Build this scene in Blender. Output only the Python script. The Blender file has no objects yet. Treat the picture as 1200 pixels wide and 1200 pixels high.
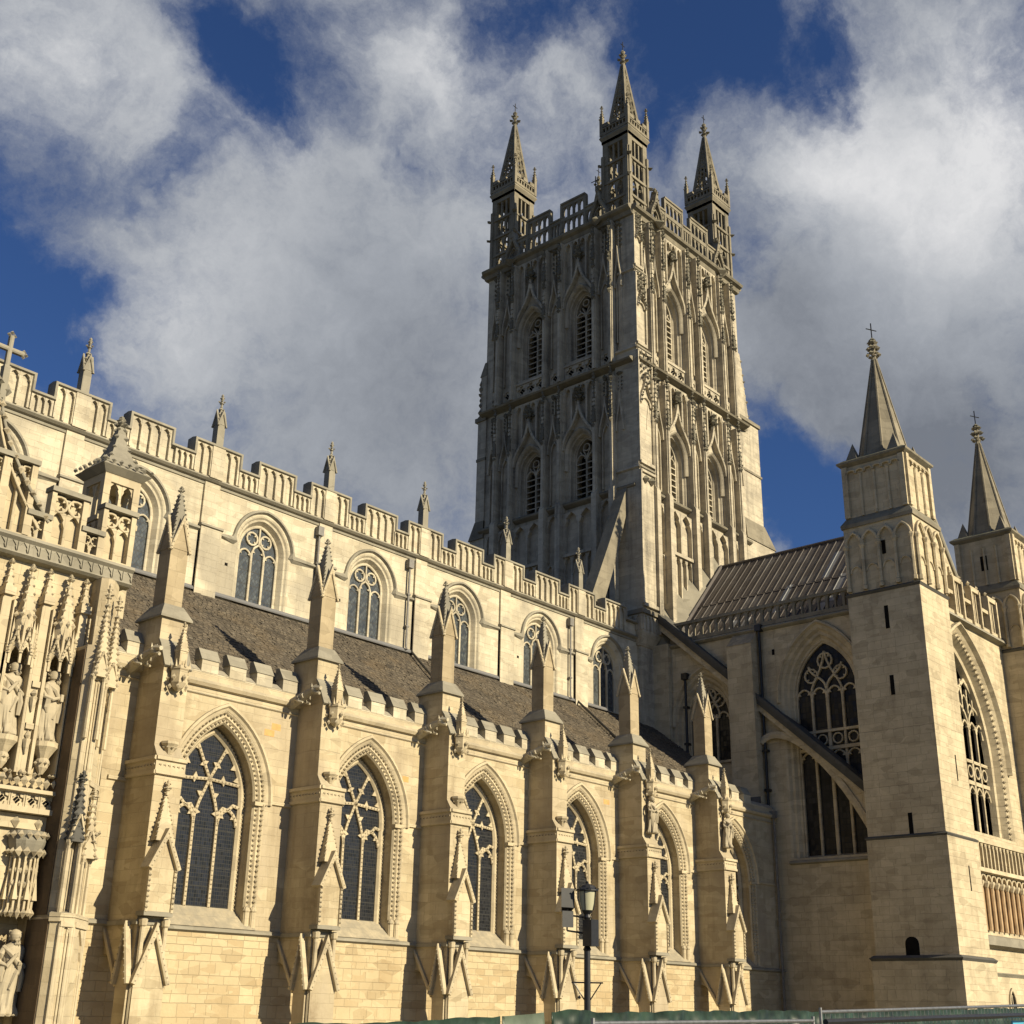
import bpy, math, random
from mathutils import Vector
from mathutils.geometry import tessellate_polygon
random.seed(7)
SC = bpy.context.scene
COL = SC.collection
PI = math.pi
GZ = -1.8                                   # ground level; the camera stands at the origin

# ------------------------------------------------------------------ camera
YAW, PITCH, ROLL, FPX = 0.8406868, 0.37858761, 0.01957978, 1478.9677
cd = bpy.data.cameras.new('camera'); cam = bpy.data.objects.new('camera', cd); COL.objects.link(cam)
_r = Vector((math.cos(YAW), -math.sin(YAW), 0))
_f = Vector((math.sin(YAW)*math.cos(PITCH), math.cos(YAW)*math.cos(PITCH), math.sin(PITCH)))
_u = _r.cross(_f)
_r2 = _r*math.cos(ROLL)+_u*math.sin(ROLL); _u2 = -_r*math.sin(ROLL)+_u*math.cos(ROLL)
from mathutils import Matrix
cam.matrix_world = Matrix(((_r2.x, _u2.x, -_f.x, 0), (_r2.y, _u2.y, -_f.y, 0), (_r2.z, _u2.z, -_f.z, 0), (0, 0, 0, 1)))
cd.sensor_width = 36; cd.lens = FPX/1200*36; cd.clip_end = 5000; cd.clip_start = .1
SC.camera = cam
def pix_dir(px, py):
    return (_r2*((px-600)/FPX) - _u2*((py-600)/FPX) + _f).normalized()

# ------------------------------------------------------------------ light
SUN_EL = math.radians(26.5); SUN_AZ = math.radians(169.2)      # azimuth clockwise from +Y (north)
sun_dir = Vector((math.sin(SUN_AZ)*math.cos(SUN_EL), math.cos(SUN_AZ)*math.cos(SUN_EL), math.sin(SUN_EL)))
sl = bpy.data.lights.new('sun', 'SUN'); sl.energy = 5.0; sl.angle = math.radians(.5); sl.color = (1, .87, .62)
so = bpy.data.objects.new('sun', sl); COL.objects.link(so)
so.rotation_euler = sun_dir.to_track_quat('Z', 'Y').to_euler()
SC.view_settings.view_transform = 'Standard'; SC.view_settings.look = 'None'
SC.view_settings.exposure = 0.62; SC.view_settings.gamma = 1

W = bpy.data.worlds.new('World'); SC.world = W; W.use_nodes = True
def build_sky():
    nt = W.node_tree; N = nt.nodes; L = nt.links; N.clear()
    out = N.new('ShaderNodeOutputWorld'); bg = N.new('ShaderNodeBackground'); bg.inputs[1].default_value = .1
    L.new(bg.outputs[0], out.inputs[0])
    sky = N.new('ShaderNodeTexSky'); sky.sky_type = 'NISHITA'; sky.sun_disc = False
    sky.sun_elevation = SUN_EL; sky.sun_rotation = SUN_AZ; sky.altitude = 50; sky.dust_density = .6; sky.ozone_density = 1.6
    tc = N.new('ShaderNodeTexCoord'); d = tc.outputs['Generated']
    def vm(op, a, b=None):
        n = N.new('ShaderNodeVectorMath'); n.operation = op
        for i, x in enumerate((a, b)):
            if x is None: continue
            if isinstance(x, (tuple, list, Vector)): n.inputs[i].default_value = tuple(x)
            else: L.new(x, n.inputs[i])
        return n
    def mt(op, a, b=None, c=None):
        n = N.new('ShaderNodeMath'); n.operation = op
        for i, x in enumerate((a, b, c)):
            if x is None: continue
            if isinstance(x, (int, float)): n.inputs[i].default_value = x
            else: L.new(x, n.inputs[i])
        return n.outputs[0]
    def noise(v, s, det, rough=.55, off=(0, 0, 0), dist=0.):
        m = vm('ADD', v, off).outputs[0]
        n = N.new('ShaderNodeTexNoise'); n.inputs['Scale'].default_value = s; n.inputs['Detail'].default_value = det
        n.inputs['Roughness'].default_value = rough; n.inputs['Distortion'].default_value = dist
        L.new(m, n.inputs['Vector']); return n
    def mr(v, a, b, lo=0., hi=1., typ='SMOOTHSTEP'):
        n = N.new('ShaderNodeMapRange'); n.interpolation_type = typ
        n.inputs[1].default_value = a; n.inputs[2].default_value = b; n.inputs[3].default_value = lo; n.inputs[4].default_value = hi
        L.new(v, n.inputs[0]); return n.outputs[0]
    w1 = vm('SCALE', vm('SUBTRACT', noise(d, 5.5, 8, .6).outputs['Color'], (.5, .5, .5)).outputs[0]); w1.inputs[3].default_value = .20
    dw = vm('ADD', d, w1.outputs[0]).outputs[0]
    w2 = vm('SCALE', vm('SUBTRACT', noise(d, 3., 5, .5, (4, 2, 1)).outputs['Color'], (.5, .5, .5)).outputs[0]); w2.inputs[3].default_value = .16
    ds = vm('ADD', d, w2.outputs[0]).outputs[0]
    def blobs(lst, vec, soft=.35):
        acc = None
        for px, py, r, s in lst:
            c = pix_dir(px, py); ang = r/FPX
            dist = vm('DISTANCE', vec, c).outputs['Value']
            b = mr(dist, ang*(1+soft), ang*(1-soft*1.6), 0, s)
            acc = b if acc is None else mt('ADD', acc, b)
        return acc
    holes = [(225, 60, 62, .9), (255, 135, 66, .9), (325, 95, 62, .55), (205, 205, 36, .4), (30, 345, 85, .9), (115, 320, 48, .45), (30, 430, 60, .7), (95, 395, 40, .4),
             (560, 5, 70, .5), (645, 30, 50, .5), (455, 178, 34, .4), (480, 190, 24, .3), (520, 100, 40, .2), (820, 90, 85, .85), (900, 50, 90, .85), (975, 125, 42, .7), (770, 185, 55, .7),
             (720, 30, 60, .6), (1010, 70, 45, .5), (868, 322, 40, .6), (905, 595, 90, .95), (965, 575, 85, .95), (960, 650, 80, .9), (895, 500, 55, .45),
             (680, 215, 55, .25), (90, 250, 80, .22), (180, 330, 50, .25), (20, 200, 60, .18), (150, 215, 50, .2), (1180, 700, 40, .5), (400, 30, 45, .3), (-150, 200, 160, .7), (1400, 100, 200, .7)]
    hole = blobs(holes, dw, .6)
    fine = noise(dw, 8, 12, .66, (2, 7, 3)).outputs['Fac']
    crisp = noise(ds, 17, 12, .7, (5, 3, 8)).outputs['Fac']
    wide = noise(d, 2.6, 4, .5, (9, 1, 5)).outputs['Fac']
    solid = blobs([(300, 380, 170, .45), (480, 440, 150, .4), (90, 70, 95, .42), (490, 95, 60, .25), (1120, 250, 170, .55), (1000, 450, 130, .5), (1150, 560, 130, .4), (950, 230, 70, .2)], ds, .9)
    cover = mt('ADD', mt('MULTIPLY', mt('SUBTRACT', fine, .5), 2.1), mt('MULTIPLY', mt('SUBTRACT', crisp, .5), .9))
    cover = mt('ADD', cover, mt('ADD', mt('MULTIPLY', mt('SUBTRACT', wide, .5), .7), .68))
    cover = mt('SUBTRACT', mt('ADD', cover, solid), mt('MULTIPLY', hole, .95))
    cover = mr(cover, -.2, 1.08)
    ahead = vm('DISTANCE', d, pix_dir(560, 420)).outputs['Value']
    cover = mt('MULTIPLY', cover, mr(ahead, .95, .62, .12, 1))
    lit = blobs([(1110, 210, 130, .40), (950, 205, 70, .42), (1180, 120, 120, .35), (90, 60, 110, .36), (270, 320, 140, .26), (200, 420, 90, .16), (460, 60, 90, .30), (600, 120, 120, .25), (1190, 420, 90, .12), (30, 170, 90, .14), (620, 330, 120, .14)], ds, .9)
    dark = blobs([(1000, 470, 150, .27), (1100, 520, 130, .20), (350, 330, 90, .08), (480, 480, 160, .16), (950, 340, 80, .16), (60, 260, 90, .22), (1180, 560, 100, .2)], ds, .9)
    shade = mt('SUBTRACT', mt('ADD', mt('ADD', mt('MULTIPLY', fine, .6), mt('MULTIPLY', mt('SUBTRACT', crisp, .5), .28)), mt('MULTIPLY', lit, .95)), mt('MULTIPLY', dark, .75))
    shade = mt('ADD', shade, .0)
    ramp = N.new('ShaderNodeValToRGB'); L.new(shade, ramp.inputs[0]); e = ramp.color_ramp.elements
    e[0].position = .02; e[0].color = (1.2, 1.32, 1.56, 1)
    e[1].position = .80; e[1].color = (4.9, 4.9, 4.95, 1)
    x = ramp.color_ramp.elements.new(.34); x.color = (2.25, 2.40, 2.66, 1)
    x = ramp.color_ramp.elements.new(.56); x.color = (3.2, 3.32, 3.52, 1)
    tint = N.new('ShaderNodeMix'); tint.data_type = 'RGBA'; tint.blend_type = 'MULTIPLY'; tint.inputs[0].default_value = 1
    L.new(sky.outputs[0], tint.inputs[6]); tint.inputs[7].default_value = (.215, .32, .52, 1)
    mix = N.new('ShaderNodeMix'); mix.data_type = 'RGBA'
    L.new(cover, mix.inputs[0]); L.new(tint.outputs[2], mix.inputs[6]); L.new(ramp.outputs[0], mix.inputs[7])
    L.new(mix.outputs[2], bg.inputs[0])
build_sky()

# ------------------------------------------------------------------ materials
MATS = {}
class G:
    def __init__(s, name):
        s.m = bpy.data.materials.new(name); s.m.use_nodes = True; MATS[name] = s.m
        s.N = s.m.node_tree.nodes; s.L = s.m.node_tree.links
        s.b = s.N['Principled BSDF']
    def n(s, t, **k):
        n = s.N.new(t)
        for a, v in k.items(): setattr(n, a, v)
        return n
    def set(s, sock, v):
        if hasattr(v, 'links'): s.L.new(v, sock)
        else: sock.default_value = v
    def math(s, op, a, b=0., c=None):
        n = s.n('ShaderNodeMath', operation=op); s.set(n.inputs[0], a); s.set(n.inputs[1], b)
        if c is not None: s.set(n.inputs[2], c)
        return n.outputs[0]
    def mix(s, f, a, b, mode='MIX'):
        n = s.n('ShaderNodeMix', data_type='RGBA', blend_type=mode)
        s.set(n.inputs[0], f); s.set(n.inputs[6], a); s.set(n.inputs[7], b); return n.outputs[2]
    def mr(s, v, a, b, lo=0., hi=1.):
        n = s.n('ShaderNodeMapRange'); s.set(n.inputs[0], v)
        for i, x in enumerate((a, b, lo, hi)): n.inputs[i+1].default_value = x
        return n.outputs[0]
    def noise(s, v, sc, det=4, rough=.55):
        n = s.n('ShaderNodeTexNoise'); s.L.new(v, n.inputs['Vector']); n.inputs['Scale'].default_value = sc
        n.inputs['Detail'].default_value = det; n.inputs['Roughness'].default_value = rough; return n.outputs['Fac']
    def scale(s, v, k):
        n = s.n('ShaderNodeVectorMath', operation='MULTIPLY'); s.L.new(v, n.inputs[0]); n.inputs[1].default_value = k; return n.outputs[0]
    def bump(s, h, st, dist=.05):
        n = s.n('ShaderNodeBump'); n.inputs['Strength'].default_value = st; n.inputs['Distance'].default_value = dist
        s.L.new(h, n.inputs['Height']); s.L.new(n.outputs[0], s.b.inputs['Normal'])

def rgba(c): return (c[0], c[1], c[2], 1)
def stone(name, c1, c2, dirt, bw=.72, bh=.31, dirt_amt=.5, streak=.5, mortar=.008, mdark=.72, patch=None, bump=.35, lichen=None):
    g = G(name); geo = g.n('ShaderNodeNewGeometry'); P = geo.outputs['Position']
    sp = g.n('ShaderNodeSeparateXYZ'); g.L.new(P, sp.inputs[0])
    sn = g.n('ShaderNodeSeparateXYZ'); g.L.new(geo.outputs['True Normal'], sn.inputs[0])
    s = g.math('GREATER_THAN', g.math('ABSOLUTE', sn.outputs[0]), .72)
    mu = g.n('ShaderNodeMix', data_type='FLOAT'); g.set(mu.inputs[0], s); g.set(mu.inputs[2], sp.outputs[0]); g.set(mu.inputs[3], sp.outputs[1])
    wz = g.n('ShaderNodeCombineXYZ'); g.set(wz.inputs[2], sp.outputs[2])
    zz = g.math('ADD', sp.outputs[2], g.math('MULTIPLY', g.noise(wz.outputs[0], 1.1, 3), .9))
    cb = g.n('ShaderNodeCombineXYZ'); g.set(cb.inputs[0], mu.outputs[0]); g.set(cb.inputs[1], zz)
    wob = g.noise(P, 3.5, 2)
    cb2 = g.n('ShaderNodeVectorMath', operation='ADD'); g.L.new(cb.outputs[0], cb2.inputs[0])
    wv = g.n('ShaderNodeCombineXYZ'); g.set(wv.inputs[0], g.math('MULTIPLY', wob, .05)); g.set(wv.inputs[1], g.math('MULTIPLY', wob, .03)); g.L.new(wv.outputs[0], cb2.inputs[1])
    br = g.n('ShaderNodeTexBrick'); g.L.new(cb2.outputs[0], br.inputs['Vector']); br.offset = .43; br.squash = .8; br.squash_frequency = 3
    br.inputs['Scale'].default_value = 1; br.inputs['Brick Width'].default_value = bw; br.inputs['Row Height'].default_value = bh
    br.inputs['Mortar Size'].default_value = mortar; br.inputs['Mortar Smooth'].default_value = .6; br.inputs['Bias'].default_value = -.1
    br.inputs['Color1'].default_value = rgba(c1); br.inputs['Color2'].default_value = rgba(c2)
    br.inputs['Mortar'].default_value = rgba([x*mdark for x in c1])
    b2 = g.n('ShaderNodeTexBrick'); g.L.new(cb2.outputs[0], b2.inputs['Vector']); b2.offset = .37; b2.squash = 1.5; b2.squash_frequency = 2
    for k_, x_ in (('Scale', 1), ('Brick Width', bw*.62), ('Row Height', bh), ('Mortar Size', mortar), ('Mortar Smooth', .6), ('Bias', .1)): b2.inputs[k_].default_value = x_
    b2.inputs['Color1'].default_value = rgba(c1); b2.inputs['Color2'].default_value = rgba([a*.55+b*.45 for a, b in zip(c1, c2)]); b2.inputs['Mortar'].default_value = rgba([x*mdark for x in c1])
    sel = g.math('GREATER_THAN', g.noise(g.scale(P, (.45, .45, 1.6)), 1., 2), .5)
    col = g.mix(sel, br.outputs['Color'], b2.outputs['Color'])
    mfac = g.n('ShaderNodeMix', data_type='FLOAT'); g.set(mfac.inputs[0], sel); g.set(mfac.inputs[2], br.outputs['Fac']); g.set(mfac.inputs[3], b2.outputs['Fac'])
    # single stones that were renewed or have weathered differently
    cell = g.n('ShaderNodeTexVoronoi'); cell.feature = 'F1'; cell.inputs['Scale'].default_value = 1.0; g.L.new(g.scale(P, (1.5, 1.5, 3.1)), cell.inputs['Vector'])
    cs = g.n('ShaderNodeSeparateColor'); g.L.new(cell.outputs['Color'], cs.inputs[0])
    col = g.mix(g.mr(cs.outputs[0], .6, 1., 0, .55), col, rgba([x*.72 for x in c2]))
    col = g.mix(g.mr(cs.outputs[1], .7, 1., 0, .45), col, rgba([min(.8, x*1.12) for x in c1]))
    if patch is not None:
        col = g.mix(g.mr(g.noise(P, .35, 3), .51, .62, 0, .85), col, rgba(patch))
    big = g.noise(P, .5, 6, .65)
    st = g.noise(g.scale(P, (1.8, 1.8, .16)), 1.0, 5, .6)
    f = g.math('ADD', g.mr(big, .42, .75, 0, dirt_amt), g.mr(st, .5, .78, 0, streak))
    fine = g.noise(P, 9, 5, .7)
    f = g.math('MULTIPLY', f, g.mr(fine, .25, .7, .5, 1.15))
    cl = g.n('ShaderNodeClamp'); g.set(cl.inputs[0], f)
    col = g.mix(cl.outputs[0], col, rgba(dirt))
    col = g.mix(g.mr(fine, .3, .75, .22, 0), col, rgba([x*.6 for x in c1]))
    # rain-dark tops of ledges, copings and weatherings collect lichen
    if lichen is not None:
        up = g.mr(sn.outputs[2], .25, .8, 0, .85)
        col = g.mix(g.math('MULTIPLY', up, g.mr(g.noise(P, 4, 5), .3, .6, .45, 1)), col, rgba(lichen))
    g.L.new(col, g.b.inputs['Base Color']); g.b.inputs['Roughness'].default_value = .92
    g.b.inputs['Specular IOR Level'].default_value = .15
    h = g.math('ADD', g.math('MULTIPLY', mfac.outputs[0], -.6), g.math('ADD', g.math('MULTIPLY', fine, .5), g.math('MULTIPLY', big, .6)))
    g.bump(h, bump, .03)
    return g.m
LIM = stone('limestone_ashlar', (.555, .475, .32), (.395, .32, .20), (.20, .15, .09), dirt_amt=.56, streak=.56, patch=(.40, .335, .235), lichen=(.25, .22, .165), mortar=.005, mdark=.66, bump=.6)
LIMR = stone('limestone_rubble', (.525, .435, .275), (.40, .305, .175), (.30, .21, .11), bw=.60, bh=.27, dirt_amt=.42, streak=.15, mortar=.012, mdark=.74, bump=.8)
ORN = stone('limestone_carved', (.53, .45, .305), (.44, .37, .25), (.20, .165, .115), bw=.9, bh=.6, dirt_amt=.42, streak=.38, mortar=.004, mdark=.6, lichen=(.23, .21, .165), bump=.5)
CLER = stone('limestone_pale', (.585, .525, .39), (.44, .38, .27), (.22, .19, .145), bw=.62, bh=.3, dirt_amt=.55, streak=.5, mortar=.005, mdark=.68, patch=(.34, .305, .235), lichen=(.235, .215, .175), bump=.6)
PINN = stone('limestone_brown', (.42, .345, .225), (.335, .27, .17), (.17, .13, .085), bw=.9, bh=.5, dirt_amt=.5, streak=.5, mortar=.004, mdark=.7, lichen=(.2, .18, .13), bump=.5)
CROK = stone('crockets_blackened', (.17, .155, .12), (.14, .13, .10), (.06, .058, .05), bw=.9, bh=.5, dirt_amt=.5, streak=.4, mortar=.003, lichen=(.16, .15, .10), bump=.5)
TOW = stone('limestone_weathered', (.52, .46, .345), (.38, .335, .255), (.115, .106, .092), bw=.8, bh=.36, dirt_amt=.6, streak=.85, mortar=.007, mdark=.6, lichen=(.13, .125, .10), bump=.6)
TOWD = stone('limestone_sooty', (.265, .235, .175), (.21, .185, .138), (.075, .07, .058), bw=.8, bh=.5, dirt_amt=.55, streak=.6, mortar=.004, lichen=(.11, .115, .085), bump=.6)
TRAN = stone('limestone_transept', (.575, .49, .335), (.43, .36, .24), (.19, .15, .10), bw=.78, bh=.33, dirt_amt=.5, streak=.42, mortar=.006, mdark=.6, lichen=(.15, .135, .105), bump=.7)
COP = stone('coping_lichened', (.30, .275, .215), (.24, .22, .17), (.13, .12, .10), bw=.9, bh=.9, dirt_amt=.55, streak=.3, mortar=.004)
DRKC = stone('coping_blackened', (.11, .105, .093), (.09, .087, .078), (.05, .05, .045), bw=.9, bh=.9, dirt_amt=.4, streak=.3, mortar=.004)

def slate():
    g = G('stone_slates'); geo = g.n('ShaderNodeNewGeometry'); P = geo.outputs['Position']
    sp = g.n('ShaderNodeSeparateXYZ'); g.L.new(P, sp.inputs[0])
    nz = g.noise(P, 1.4, 3)
    v = g.math('ADD', g.math('MULTIPLY', sp.outputs[1], 1.235), g.math('MULTIPLY', nz, .22))
    cb = g.n('ShaderNodeCombineXYZ'); g.set(cb.inputs[0], g.math('ADD', sp.outputs[0], g.math('MULTIPLY', nz, .2))); g.set(cb.inputs[1], v)
    br = g.n('ShaderNodeTexBrick'); g.L.new(cb.outputs[0], br.inputs['Vector']); br.offset = .37; br.squash = .7; br.squash_frequency = 2
    for k, x in (('Scale', 1), ('Brick Width', .30), ('Row Height', .21), ('Mortar Size', .024), ('Mortar Smooth', .3), ('Bias', .0)): br.inputs[k].default_value = x
    br.inputs['Color1'].default_value = (.14, .116, .084, 1); br.inputs['Color2'].default_value = (.085, .071, .053, 1); br.inputs['Mortar'].default_value = (.055, .046, .035, 1)
    col = g.mix(g.mr(g.noise(P, .7, 5, .6), .5, .72, 0, .45), br.outputs['Color'], (.14, .10, .055, 1))
    col = g.mix(g.mr(g.noise(P, 2.3, 5, .65), .55, .75, 0, .7), col, (.035, .032, .028, 1))
    col = g.mix(g.mr(g.noise(P, 6, 3), .66, .74, 0, .75), col, (.26, .24, .19, 1))
    g.L.new(col, g.b.inputs['Base Color']); g.b.inputs['Roughness'].default_value = .9; g.b.inputs['Specular IOR Level'].default_value = .2
    saw = g.math('FRACT', g.math('DIVIDE', v, .21))
    h = g.math('ADD', g.math('MULTIPLY', saw, -1.), g.math('ADD', g.math('MULTIPLY', br.outputs['Fac'], -.8), g.math('MULTIPLY', g.noise(P, 5, 3), .9)))
    g.bump(h, .5, .06); return g.m
SLATE = slate()
def lead():
    g = G('lead_sheet'); geo = g.n('ShaderNodeNewGeometry'); P = geo.outputs['Position']
    sp = g.n('ShaderNodeSeparateXYZ'); g.L.new(P, sp.inputs[0])
    cell = g.math('FLOOR', g.math('DIVIDE', sp.outputs[1], .42))
    rowc = g.math('FLOOR', g.math('DIVIDE', sp.outputs[2], 2.05))
    cb = g.n('ShaderNodeCombineXYZ'); g.set(cb.inputs[0], cell); g.set(cb.inputs[1], rowc)
    wn = g.n('ShaderNodeTexWhiteNoise'); g.L.new(cb.outputs[0], wn.inputs['Vector'])
    col = g.mix(wn.outputs['Value'], (.058, .048, .043, 1), (.09, .078, .07, 1))
    col = g.mix(g.mr(wn.outputs['Value'], .86, .9, 0, .75), col, (.25, .26, .27, 1))
    col = g.mix(g.mr(g.noise(P, .8, 5), .5, .75, 0, .6), col, (.17, .165, .16, 1))
    g.L.new(col, g.b.inputs['Base Color']); g.b.inputs['Roughness'].default_value = .6; g.b.inputs['Metallic'].default_value = .2
    g.bump(g.noise(P, 3, 4), .3, .04); return g.m
LEAD = lead()
def leaded(name, base, lit, rough, scale, diag, spec=.5):
    g = G(name); geo = g.n('ShaderNodeNewGeometry'); P = geo.outputs['Position']
    sp = g.n('ShaderNodeSeparateXYZ'); g.L.new(P, sp.inputs[0])
    u = g.math('ADD', sp.outputs[0], sp.outputs[1])
    if diag:
        a = g.math('ADD', u, g.math('MULTIPLY', sp.outputs[2], .75)); b = g.math('SUBTRACT', u, g.math('MULTIPLY', sp.outputs[2], .75))
    else: a = u; b = g.math('MULTIPLY', sp.outputs[2], .7)
    a = g.math('MULTIPLY', a, scale); b = g.math('MULTIPLY', b, scale)
    cb = g.n('ShaderNodeCombineXYZ'); g.set(cb.inputs[0], g.math('FLOOR', a)); g.set(cb.inputs[1], g.math('FLOOR', b))
    wn = g.n('ShaderNodeTexWhiteNoise'); g.L.new(cb.outputs[0], wn.inputs['Vector'])
    line = g.math('MAXIMUM', g.math('LESS_THAN', g.math('FRACT', a), .14), g.math('LESS_THAN', g.math('FRACT', b), .14))
    sad = g.math('LESS_THAN', g.math('FRACT', g.math('MULTIPLY', sp.outputs[2], 1.75)), .05)
    line = g.math('MAXIMUM', line, sad)
    col = g.mix(wn.outputs['Value'], rgba(base), rgba(lit))
    col = g.mix(line, col, (.02, .02, .019, 1))
    g.L.new(col, g.b.inputs['Base Color'])
    g.set(g.b.inputs['Roughness'], g.math('ADD', rough, g.math('MULTIPLY', line, .5))); g.b.inputs['Specular IOR Level'].default_value = spec
    # every quarry of glass sits a little out of true
    sub = g.n('ShaderNodeVectorMath', operation='SUBTRACT'); g.L.new(wn.outputs['Color'], sub.inputs[0]); sub.inputs[1].default_value = (.5, .5, .5)
    sc = g.n('ShaderNodeVectorMath', operation='SCALE'); g.L.new(sub.outputs[0], sc.inputs[0]); sc.inputs[3].default_value = .16
    ad = g.n('ShaderNodeVectorMath', operation='ADD'); g.L.new(sc.outputs[0], ad.inputs[0]); g.L.new(geo.outputs['Normal'], ad.inputs[1])
    nn = g.n('ShaderNodeVectorMath', operation='NORMALIZE'); g.L.new(ad.outputs[0], nn.inputs[0]); g.L.new(nn.outputs[0], g.b.inputs['Normal'])
    return g.m
GLA = leaded('stained_glass_dark', (.008, .009, .011), (.024, .026, .031), .2, 12., False, .34)
GLC = leaded('leaded_glass_pale', (.035, .042, .048), (.10, .112, .115), .18, 6.2, True, .45)
GLT = leaded('stained_glass_transept', (.008, .008, .009), (.022, .022, .024), .3, 5., False, .2)  # duller dark glass for all the transept windows
def plain(name, col, rough=.6, metal=0., var=.25, sc=4, spec=.5, bump=0.):
    g = G(name); geo = g.n('ShaderNodeNewGeometry')
    n = g.noise(geo.outputs['Position'], sc, 5)
    c = g.mix(g.mr(n, .3, .7, 0, 1), rgba([x*(1-var) for x in col]), rgba([min(1, x*(1+var)) for x in col]))
    g.L.new(c, g.b.inputs['Base Color']); g.b.inputs['Roughness'].default_value = rough; g.b.inputs['Metallic'].default_value = metal
    g.b.inputs['Specular IOR Level'].default_value = spec
    if bump: g.bump(n, bump, .02)
    return g.m
VOID = plain('dark_interior', (.012, .011, .010), 1, spec=0)
PIPE = plain('lead_downpipe', (.16, .15, .135), .6)
IRON = plain('black_painted_iron', (.012, .012, .013), .42, 0, .3, 12)
GALV = plain('galvanised_steel', (.2, .205, .21), .45, .7, .2, 20)
TARP = plain('green_tarpaulin', (.018, .034, .022), .42, 0, .6, 3, .35)
TARPL = plain('grey_green_sheet', (.085, .11, .075), .5, 0, .4, 2)
LAMPG = plain('lantern_opal_glass', (.40, .39, .27), .25, 0, .05, 3)
ORNG = plain('orange_renewed_stone', (.52, .30, .12), .9, 0, .15, 5, .2, .3)
WARM = plain('ochre_arcade_stone', (.36, .25, .14), .9, 0, .25, 2)
GRS = plain('paving_and_grass', (.15, .145, .10), .95, 0, .35, .4)
SIGN = plain('sign_blue', (.08, .35, .5), .4, 0, .05)
SKIN = plain('skin', (.45, .27, .2), .6, 0, .05); CLOTH = plain('dark_coat', (.03, .03, .045), .9); HAIR = plain('brown_hair', (.05, .03, .02), .8)

# ------------------------------------------------------------------ mesh helpers
class MB:
    def __init__(s): s.v = []; s.f = []; s.m = []; s.cur = 0; s.mats = []
    def mat(s, m):
        if m not in s.mats: s.mats.append(m)
        s.cur = s.mats.index(m); return s
    def face(s, pts):
        i = len(s.v); s.v += [tuple(p) for p in pts]; s.f.append(tuple(range(i, i+len(pts)))); s.m.append(s.cur)
    def grid(s, rows, close=False):
        i = len(s.v); n = len(rows[0])
        for r in rows: s.v += [tuple(p) for p in r]
        for a in range(len(rows)-1):
            for b in range(n if close else n-1):
                c = (b+1) % n
                s.f.append((i+a*n+b, i+a*n+c, i+(a+1)*n+c, i+(a+1)*n+b)); s.m.append(s.cur)
    def box(s, x0, x1, y0, y1, z0, z1):
        p = [(x, y, z) for z in (z0, z1) for y in (y0, y1) for x in (x0, x1)]
        for q in ((0, 2, 3, 1), (4, 5, 7, 6), (0, 1, 5, 4), (2, 6, 7, 3), (0, 4, 6, 2), (1, 3, 7, 5)): s.face([p[k] for k in q])
    def frustum(s, a, b):                     # two quads (lists of 4 points)
        s.face(a[::-1]); s.face(b)
        for k in range(4): s.face((a[k], a[(k+1) % 4], b[(k+1) % 4], b[k]))
    def pyr(s, cx, cy, z0, z1, h0, h1=0., n=4, rot=PI/4):
        k = math.sqrt(2) if n == 4 else 1
        A = [(cx+h0*k*math.cos(rot+2*PI*i/n), cy+h0*k*math.sin(rot+2*PI*i/n), z0) for i in range(n)]
        if h1 <= 1e-4:
            for i in range(n): s.face((A[i], A[(i+1) % n], (cx, cy, z1)))
            s.face(A[::-1])
        else:
            B = [(cx+h1*k*math.cos(rot+2*PI*i/n), cy+h1*k*math.sin(rot+2*PI*i/n), z1) for i in range(n)]
            for i in range(n): s.face((A[i], A[(i+1) % n], B[(i+1) % n], B[i]))
            s.face(B); s.face(A[::-1])
    def lathe(s, cx, cy, prof, n=8):
        rows = [[(cx+r*math.cos(2*PI*k/n), cy+r*math.sin(2*PI*k/n), z) for k in range(n)] for r, z in prof]
        s.grid(rows, True); s.face(rows[-1]); s.face(rows[0][::-1])
    def tube(s, pts, r, n=6):
        pts = [Vector(p) for p in pts]; rows = []
        rr = r if isinstance(r, (list, tuple)) else [r]*len(pts)
        for i, p in enumerate(pts):
            t = (pts[min(i+1, len(pts)-1)]-pts[max(i-1, 0)]).normalized()
            a = t.cross(Vector((0, 0, 1)) if abs(t.z) < .95 else Vector((1, 0, 0))).normalized(); b = t.cross(a)
            rows.append([tuple(p+(a*math.cos(2*PI*k/n)+b*math.sin(2*PI*k/n))*rr[i]) for k in range(n)])
        s.grid(rows, True); s.face(rows[0][::-1]); s.face(rows[-1])
    def blob(s, c, r, sz=1., jit=.25):
        P = [(1, 0, 0), (-1, 0, 0), (0, 1, 0), (0, -1, 0), (0, 0, 1), (0, 0, -1)]
        k = [1+random.uniform(-jit, jit) for _ in P]
        q = [(c[0]+p[0]*r*a, c[1]+p[1]*r*a, c[2]+p[2]*r*sz*a) for p, a in zip(P, k)]
        for f in ((0, 2, 4), (2, 1, 4), (1, 3, 4), (3, 0, 4), (2, 0, 5), (1, 2, 5), (3, 1, 5), (0, 3, 5)): s.face([q[i] for i in f])
    def build(s, name, parent=None, smooth=False):
        me = bpy.data.meshes.new(name); me.from_pydata(s.v, [], s.f)
        for m in s.mats: me.materials.append(m)
        me.polygons.foreach_set('material_index', s.m)
        if smooth: me.polygons.foreach_set('use_smooth', [True]*len(s.f))
        me.update()
        o = bpy.data.objects.new(name, me); COL.objects.link(o)
        if parent is not None: o.parent = parent
        return o

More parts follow.
